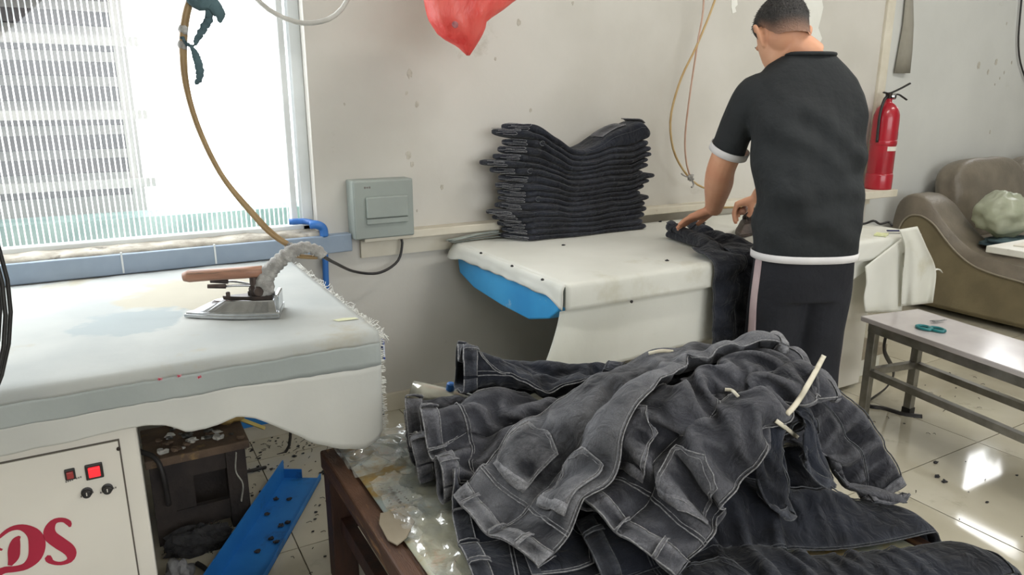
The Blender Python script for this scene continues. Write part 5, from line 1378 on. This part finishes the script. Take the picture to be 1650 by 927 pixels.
# the right hand closes round the iron's grip: its height follows from the grip's
GF = nrm(A(-.42, .70, -.32)); GU = nrm(A(0, 0, 1) - GF * GF[2]); GS = np.cross(GF, GU)
GOFF = GF * .0806 - GU * .036
WR = A(WR[0], WR[1], T + .006 + .121 - GOFF[2])
GRIP = WR + GOFF
def elbow(S, W, a, b, pole):
    d = W - S; L = np.linalg.norm(d); u = d / L; L = min(L, (a + b) * .999)
    x = (a * a - b * b + L * L) / (2 * L); h = math.sqrt(max(0, a * a - x * x)); p = nrm(pole - u * np.dot(pole, u)); return S + u * x + p * h
EL = elbow(SL, WL, .315, .285, nrm(-rt * .5 - fw * .1 - A(0, 0, .75))); ER = elbow(SR, WR, .31, .27, nrm(rt * .6 - fw * .2 - A(0, 0, .4)))

def voxel(mb, name, m, parent, size, smooth=6, fac=.5):
    o = mb.build(name, m, parent, smooth=True)
    r_ = o.modifiers.new('remesh', 'REMESH'); r_.mode = 'VOXEL'; r_.voxel_size = size; r_.use_smooth_shade = True
    s_ = o.modifiers.new('smooth', 'SMOOTH'); s_.iterations = smooth; s_.factor = fac
    bpy.context.view_layer.update()
    dg = bpy.context.evaluated_depsgraph_get()
    me = bpy.data.meshes.new_from_object(o.evaluated_get(dg)); o.modifiers.clear(); o.data = me; me.name = name
    for p in me.polygons: p.use_smooth = True
    return o
body = MB()
# trunk and legs under the clothes
body.loft([ring(z, c, w, d, d) for z, c, w, d in ((.80, -.02, .13, .09), (.95, -.01, .15, .10), (1.10, .02, .14, .095), (1.25, .07, .16, .095), (1.38, .105, .165, .085), (1.47, .120, .12, .07), (1.53, .13, .065, .06))])
FT = {}
for s, side in ((-1, 'l'), (1, 'r')):
    hip, kn, an = at(-.02, s * .09, .84), at(.03, s * .105, .46), at(-.03, s * .11, .08)
    limb(body, [(hip, .085), (at(0, s * .10, .65), .075), (kn, .055), (at(-.01, s * .108, .33), .055), (an, .038)])
    limb(body, [(an, .036), (at(.03, s * .115, .045), .034), (at(.10, s * .12, .032), .028)])
def arm(S, E, W, inward):
    limb(body, [(S, .064), (S * .5 + E * .5, .060), (E, .055), (E * .62 + W * .38, .057), (E * .25 + W * .75, .044), (W, .035)])
arm(SL, EL, WL, rt); arm(SR, ER, WR, -rt)
def hand(W, fwd, up, s, curl, grip=False):
    """palm and five fingers; fwd along the hand, up = back of the hand, s = thumb side sign along the cross axis"""
    fwd = nrm(fwd); up = nrm(up - fwd * np.dot(up, fwd)); sd = np.cross(fwd, up) * s
    K = 1.16
    k0, k1 = W - fwd * .01, W + fwd * .085 * K
    for q in (-.026, -.009, .009, .026):
        body.tube(catmull([k0 + sd * q * .6, W + fwd * .04 + sd * q, k1 + sd * q * 1.1], 10), [.019] * 3 + [.0180] * 4 + [.0150] * 3, 10)
    for i, (q, l) in enumerate(((.030, .076), (.0105, .086), (-.0105, .080), (-.031, .063))):
        b = k1 + sd * q * 1.12 - fwd * .008; d = fwd; p = [b]; d = nrm(fwd + sd * q * .6)
        for j, seg in enumerate((.46, .30, .24)):
            a = curl[j]; d = nrm(d * math.cos(a) - up * math.sin(a)); p.append(p[-1] + d * l * seg * 1.08)
        body.tube(catmull(p, 14), np.linspace(.0110, .0085, 14), 10)
    t0 = W + fwd * .015 + sd * .025; t1 = t0 + fwd * .036 + sd * .030 - up * .006; t2 = t1 + fwd * .030 + sd * .010 - up * .010; t3 = t2 + fwd * .024 + sd * .001 - up * .006
    if grip:                                 # thumb passes before the bar and closes under it
        t0 = W + fwd * .012 + sd * .020; t1 = W + fwd * .034 + sd * .026 - up * .022; t2 = W + fwd * .045 + sd * .020 - up * .050; t3 = W + fwd * .064 + sd * .012 - up * .067
    body.tube(catmull([t0, t1, t2, t3], 14), np.linspace(.0165, .0100, 14), 10)
hl = atz(1116, 368, .812); hdir = hl - WL
hand(WL, A(-.30, .42, -.24), A(.1, .3, .9), 1, (.16, .18, .12))
hand(WR, GF, GU, -1, (.95, 1.0, .75), True)
# neck and head
HA = math.radians(24); hy = A(math.sin(HA), math.cos(HA), 0); hx_ = A(math.cos(HA), -math.sin(HA), 0)
bow = math.radians(40)
HYv = hy * math.cos(bow) - A(0, 0, 1) * math.sin(bow); HZv = hy * math.sin(bow) + A(0, 0, 1) * math.cos(bow); HXv = hx_
NB = at(.130, .01, 1.52)
HD = aty(1260, 60, 1.92) + A(0, 0, 0)
HS = 1.12
def hp_(x, y, z): return HD + (HXv * x + HYv * y + HZv * z) * HS
body.tube(catmull([(*NB, .066), (*(NB * .55 + hp_(0, -.03, -.06) * .45 + A(0, 0, .006)), .058), (*hp_(0, -.025, -.045), .060)], 12)[:, :3], [.064, .063, .062, .061, .060, .059, .058, .058, .059, .06, .06, .06], 20)
def ell(c, r, n=16):
    body.loft([[hp_(c[0] + r[0] * math.sin(t_) * math.cos(a), c[1] + r[1] * math.sin(t_) * math.sin(a), c[2] + r[2] * math.cos(t_)) for a in np.linspace(0, 2 * math.pi, 2 * n, endpoint=False)] for t_ in np.linspace(.02, math.pi - .02, n)])
ell((0, -.008, .035), (.073, .094, .088)); ell((0, -.028, -.022), (.064, .066, .062))
def fr_(z, yc, rx, ry): return [hp_(rx * math.cos(a), yc + ry * math.sin(a), z) for a in np.linspace(0, 2 * math.pi, 28, endpoint=False)]
body.loft([fr_(*q) for q in ((.06, .005, .066, .082), (.02, .012, .068, .082), (-.01, .018, .068, .078), (-.045, .026, .063, .070), (-.075, .034, .054, .060), (-.098, .044, .042, .048), (-.112, .052, .026, .034), (-.118, .055, .012, .018))])
body.tube(catmull([hp_(0, .092, .02), hp_(0, .104, -.005), hp_(0, .115, -.028), hp_(0, .104, -.040)], 10), [.008, .009, .010, .011, .012, .013, .0135, .013, .011, .009], 10)
for s in (-1, 1):
    body.tube(catmull([hp_(s * .015, .092, .026), hp_(s * .035, .088, .030), hp_(s * .052, .072, .022)], 8), .008, 8)         # brow ridge
    body.tube(catmull([hp_(s * .066, .008, -.034), hp_(s * .080, -.008, -.012), hp_(s * .092, -.022, .014), hp_(s * .090, -.012, .034), hp_(s * .078, .008, .026)], 16), .0085, 8)
    ell((s * .076, -.005, .004), (.008, .016, .026), 8)
body.tube(catmull([hp_(-.022, .088, -.066), hp_(0, .097, -.066), hp_(.022, .088, -.066)], 8), [.004, .006, .007, .007, .007, .007, .006, .004], 8)
body.tube(catmull([hp_(-.018, .087, -.076), hp_(0, .096, -.077), hp_(.018, .087, -.076)], 8), [.004, .006, .008, .008, .008, .008, .006, .004], 8)
skin = voxel(body, 'body', 'skin', man, .0048, 5)
for s in (-1, 1):
    ey = MB().ball(hp_(s * .032, .080, .006), .0125, 8).build('eye', mat('eye_white', (226, 222, 216), rough=.3), man, smooth=True)
    MB().ball(hp_(s * .032, .0885, .004), .0058, 6).build('iris', 'black_plastic', ey, smooth=True)
    MB().tube(catmull([hp_(s * .014, .099, .030), hp_(s * .034, .096, .037), hp_(s * .054, .078, .030)], 8), [.002, .003, .0035, .0035, .003, .003, .002, .0015], 6).build('eyebrow', 'hair', man, smooth=True)
# short hair: a cap over the skull, thinning to nothing at the hairline
def hairline(a):
    """lowest latitude (local z) of the hair at azimuth a (0 = right, pi/2 = face)"""
    f = math.sin(a); 
    if f > .6: return .070 - .02 * (1 - f)
    if f > .0: return float(np.interp(f, [0, .15, .35, .6], [.004, -.016, -.010, .062]))
    return float(np.interp(-f, [0, .12, .3, .6, 1], [.004, .022, .000, -.050, -.072]))
ha = MB(); rows = []
NA_ = 72
for i in range(22):
    row = []
    for j in range(NA_):
        a = 2 * math.pi * j / NA_; zl = hairline(a) + .005 * nz(math.cos(a) * 9, math.sin(a) * 9, 2); q = i / 21
        zt = .128; z = zl + (zt - zl) * (1 - (1 - q) ** 1.6) if i else zl
        zz = np.clip((z - .035) / .090, -.999, .9995); rr = math.sqrt(1 - zz * zz)
        if math.sin(a) < 0 and z < .035: rr = max(rr, 1 - .03 * -math.sin(a))
        edge = sst(0, .35, q); gr = 1.0 + .15 * edge - .010 * (1 - edge)
        nn = 1 + .018 * edge * nz(math.cos(a) * 6, math.sin(a) * 6, z * 60)
        row.append(hp_(.0735 * rr * gr * nn * math.cos(a), -.008 + .0945 * rr * gr * nn * math.sin(a), .035 + (z - .035) * (1 + .12 * edge)))
    rows.append(row)
ha.loft(rows, cap=False); ha.add([hp_(0, -.008, .142)] + rows[-1], [(0, 1 + j, 1 + (j + 1) % NA_) for j in range(NA_)])
ho = ha.build('hair', 'hair_clipped', man, smooth=True)
ca_ = ho.data.color_attributes.new('clip', 'FLOAT_COLOR', 'POINT')
for i in range(len(ho.data.vertices)):
    q = .45 + .55 * sst(0, 5, i // NA_) if i < 22 * NA_ else 1.0
    ca_.data[i].color = (q, q, q, 1)
hs_ = MB()
rh = np.random.default_rng(3)
for k in range(1500):
    i = rh.integers(6, 21); j = rh.integers(0, NA_); p = rows[i][j]; d = nrm(nrm(p - hp_(0, -.008, .03)) * .6 + nrm(hp_(0, 1, -.25) - hp_(0, 0, 0)) * .9 + rh.normal(0, .25, 3))
    hs_.tube([p - d * .003, p + d * .008], [.0009, .0003], 3)
o = hs_.build('hair_strands', 'hair', man); o['kind'] = 'stuff'

# T-shirt
sh = MB()
tr_rows = [(.815, -.012, .186, .128, .125), (.86, -.012, .187, .130, .125), (.95, -.008, .188, .132, .122), (1.05, .008, .188, .132, .120), (1.14, .030, .196, .134, .118), (1.24, .056, .206, .134, .115), (1.33, .084, .212, .130, .112), (1.39, .104, .206, .120, .10), (1.445, .118, .182, .106, .090), (1.490, .127, .142, .092, .080), (1.532, .132, .094, .078, .072)]
sh.loft([ring(z, c, w, db, df) for z, c, w, db, df in tr_rows])
for S, E, s in ((SL, EL, -1), (SR, ER, 1)):
    d = E - S; S2 = S - rt * s * .05
    limb(sh, [(S2 + A(0, 0, -.02), .078), (S + d * .08 - rt * s * .012, .080), (S + d * .38, .076), (S + d * .78, .070)])
shirt = voxel(sh, 'tshirt', 'shirt', man, .0075, 8)
me = shirt.data
bm = bmesh.new(); bm.from_mesh(me)
for v in bm.verts:
    p = np.array(v.co); z = p[2]; n_ = np.array(v.normal)
    loc = p - HC; u_ = np.dot(loc, rt); f_ = np.dot(loc, fw)
    amp_ = .026 * sst(.80, .95, z) * sst(1.45, 1.2, z) * (1 - sst(.18, .225, abs(u_)))
    w1 = math.sin(u_ * 26 + z * 34 + 3 * nz(u_ * 4, z * 4)) * .5 + nz(u_ * 9, z * 13, f_ * 9) + .6 * nz(u_ * 20, z * 6, 3)
    p = p + n_ * amp_ * w1 * .55
    v.co = p
bm.to_mesh(me); bm.free()
def band(rows_, name, m, parent, solid=.004):
    mb = MB(); mb.loft(rows_, cap=False); return mb.build(name, m, parent, smooth=True, solid=solid)
def grow(z, d): 
    t_ = [np.interp(z, [q[0] for q in tr_rows], [q[k] for q in tr_rows]) for k in range(1, 5)]; return ring(z, t_[0], t_[1] + d, t_[2] + d, t_[3] + d)
band([grow(.808, .0030), grow(.820, .0032), grow(.834, .0030)], 'hem_trim', 'shirt_trim', shirt, .0025)
for S, E in ((SL, EL), (SR, ER)):
    d = E - S; u_ = nrm(d); a0 = S + d * .735; P = [a0 + u_ * q for q in (0, .012, .027)]
    mb = MB(); mb.tube(P, [.0752, .0750, .0748], 32, cap=False); mb.build('sleeve_trim', 'shirt_trim', shirt, smooth=True, solid=.004)
_cl = [p - A(0, 0, .05) * max(0, np.dot(p - at(.12, 0, 0), fw)) / .07 for p in ring(1.530, .130, .098, .083, .072, 24, 2.2)]
MB().tube(catmull([*_cl, _cl[0]], 60), .0075, 8, cap=False).build('collar', 'shirt', shirt, smooth=True)
# trousers: one piece, two legs
tr2 = MB()
tr2.loft([ring(z, c, w, db, df) for z, c, w, db, df in ((.66, -.012, .178, .118, .110), (.74, -.014, .180, .124, .112), (.84, -.014, .176, .120, .112), (.93, -.012, .165, .112, .105), (.97, -.01, .16, .108, .10))])
for s in (-1, 1):
    limb(tr2, [(at(-.012, s * .084, .80), .098), (at(-.008, s * .084, .66), .104), (at(.002, s * .084, .45), .100), (at(-.008, s * .088, .25), .094), (at(-.018, s * .092, .060), .088)], 24)
trs = voxel(tr2, 'trousers', 'trousers', man, .0075, 8)
bm = bmesh.new(); bm.from_mesh(trs.data)
for v in bm.verts:
    p = np.array(v.co); z = p[2]; n_ = np.array(v.normal); loc = p - HC; u_ = np.dot(loc, rt)
    v.co = p + n_ * .006 * (nz(u_ * 10, z * 5, 2) + .6 * math.sin(z * 40 + u_ * 20 + 4 * nz(z * 3, u_ * 3)) * sst(.6, .1, z))
bm.to_mesh(trs.data); bm.free()
# side stripes
from mathutils.bvhtree import BVHTree
bm = bmesh.new(); bm.from_mesh(trs.data); bvh = BVHTree.FromBMesh(bm)
for s in (-1, 1):
    G = []
    for z in np.linspace(.835, .07, 40):
        row = []
        for q in (-.018, -.009, 0, .009, .018):
            o_ = at(-.035 * (1 if s < 0 else .3) + q, s * .40, z); hit = bvh.ray_cast(Vector(o_), Vector(-rt * s))
            row.append(np.array(hit[0]) + rt * s * .002 if hit[0] else at(-.01 + q, s * .18, z))
        G.append(row)
    MB().grid(G).build('side_stripe', 'stripe', trs, smooth=True, solid=.002)
bm.free()
for s in (-1, 1):
    shb = MB(); c = at(.03, s * .115, 0); rings = []
    for q, (f_, w_, h_) in enumerate(((-.115, .022, .04), (-.10, .036, .062), (-.04, .040, .072), (.03, .044, .06), (.09, .046, .045), (.13, .038, .035), (.15, .018, .022))):
        rings.append([c + fw * f_ + rt * w_ * math.cos(a) + A(0, 0, max(0.0, h_ * .5 + h_ * .5 * math.sin(a))) for a in np.linspace(0, 2 * math.pi, 16, endpoint=False)])
    shb.loft(rings).build('shoe', 'shoe', man, smooth=True)

# second iron, its grip in the right hand
ga = math.atan2(GS[1], GS[0]); gd = A(math.cos(ga), math.sin(ga), 0)
il = GRIP + gd * .108
iron2 = make_iron((il[0], il[1], T + .006), ga, 'dark steam iron gripped by the person at the long table', False)
vp = A(il[0], il[1], T + .078) + gd * .07
MB().tube(catmull([A(2.60, 2.57, .868), A(2.62, 2.55, .86), vp + A(.02, .06, .03), vp], 20), .0055, 8).build('cream_hose', 'hose_cream', hl_, smooth=True)
for ch_ in iron2.children:
    if ch_.data.materials[0].name == 'metal': ch_.data.materials[0] = MATS['metal_dark']
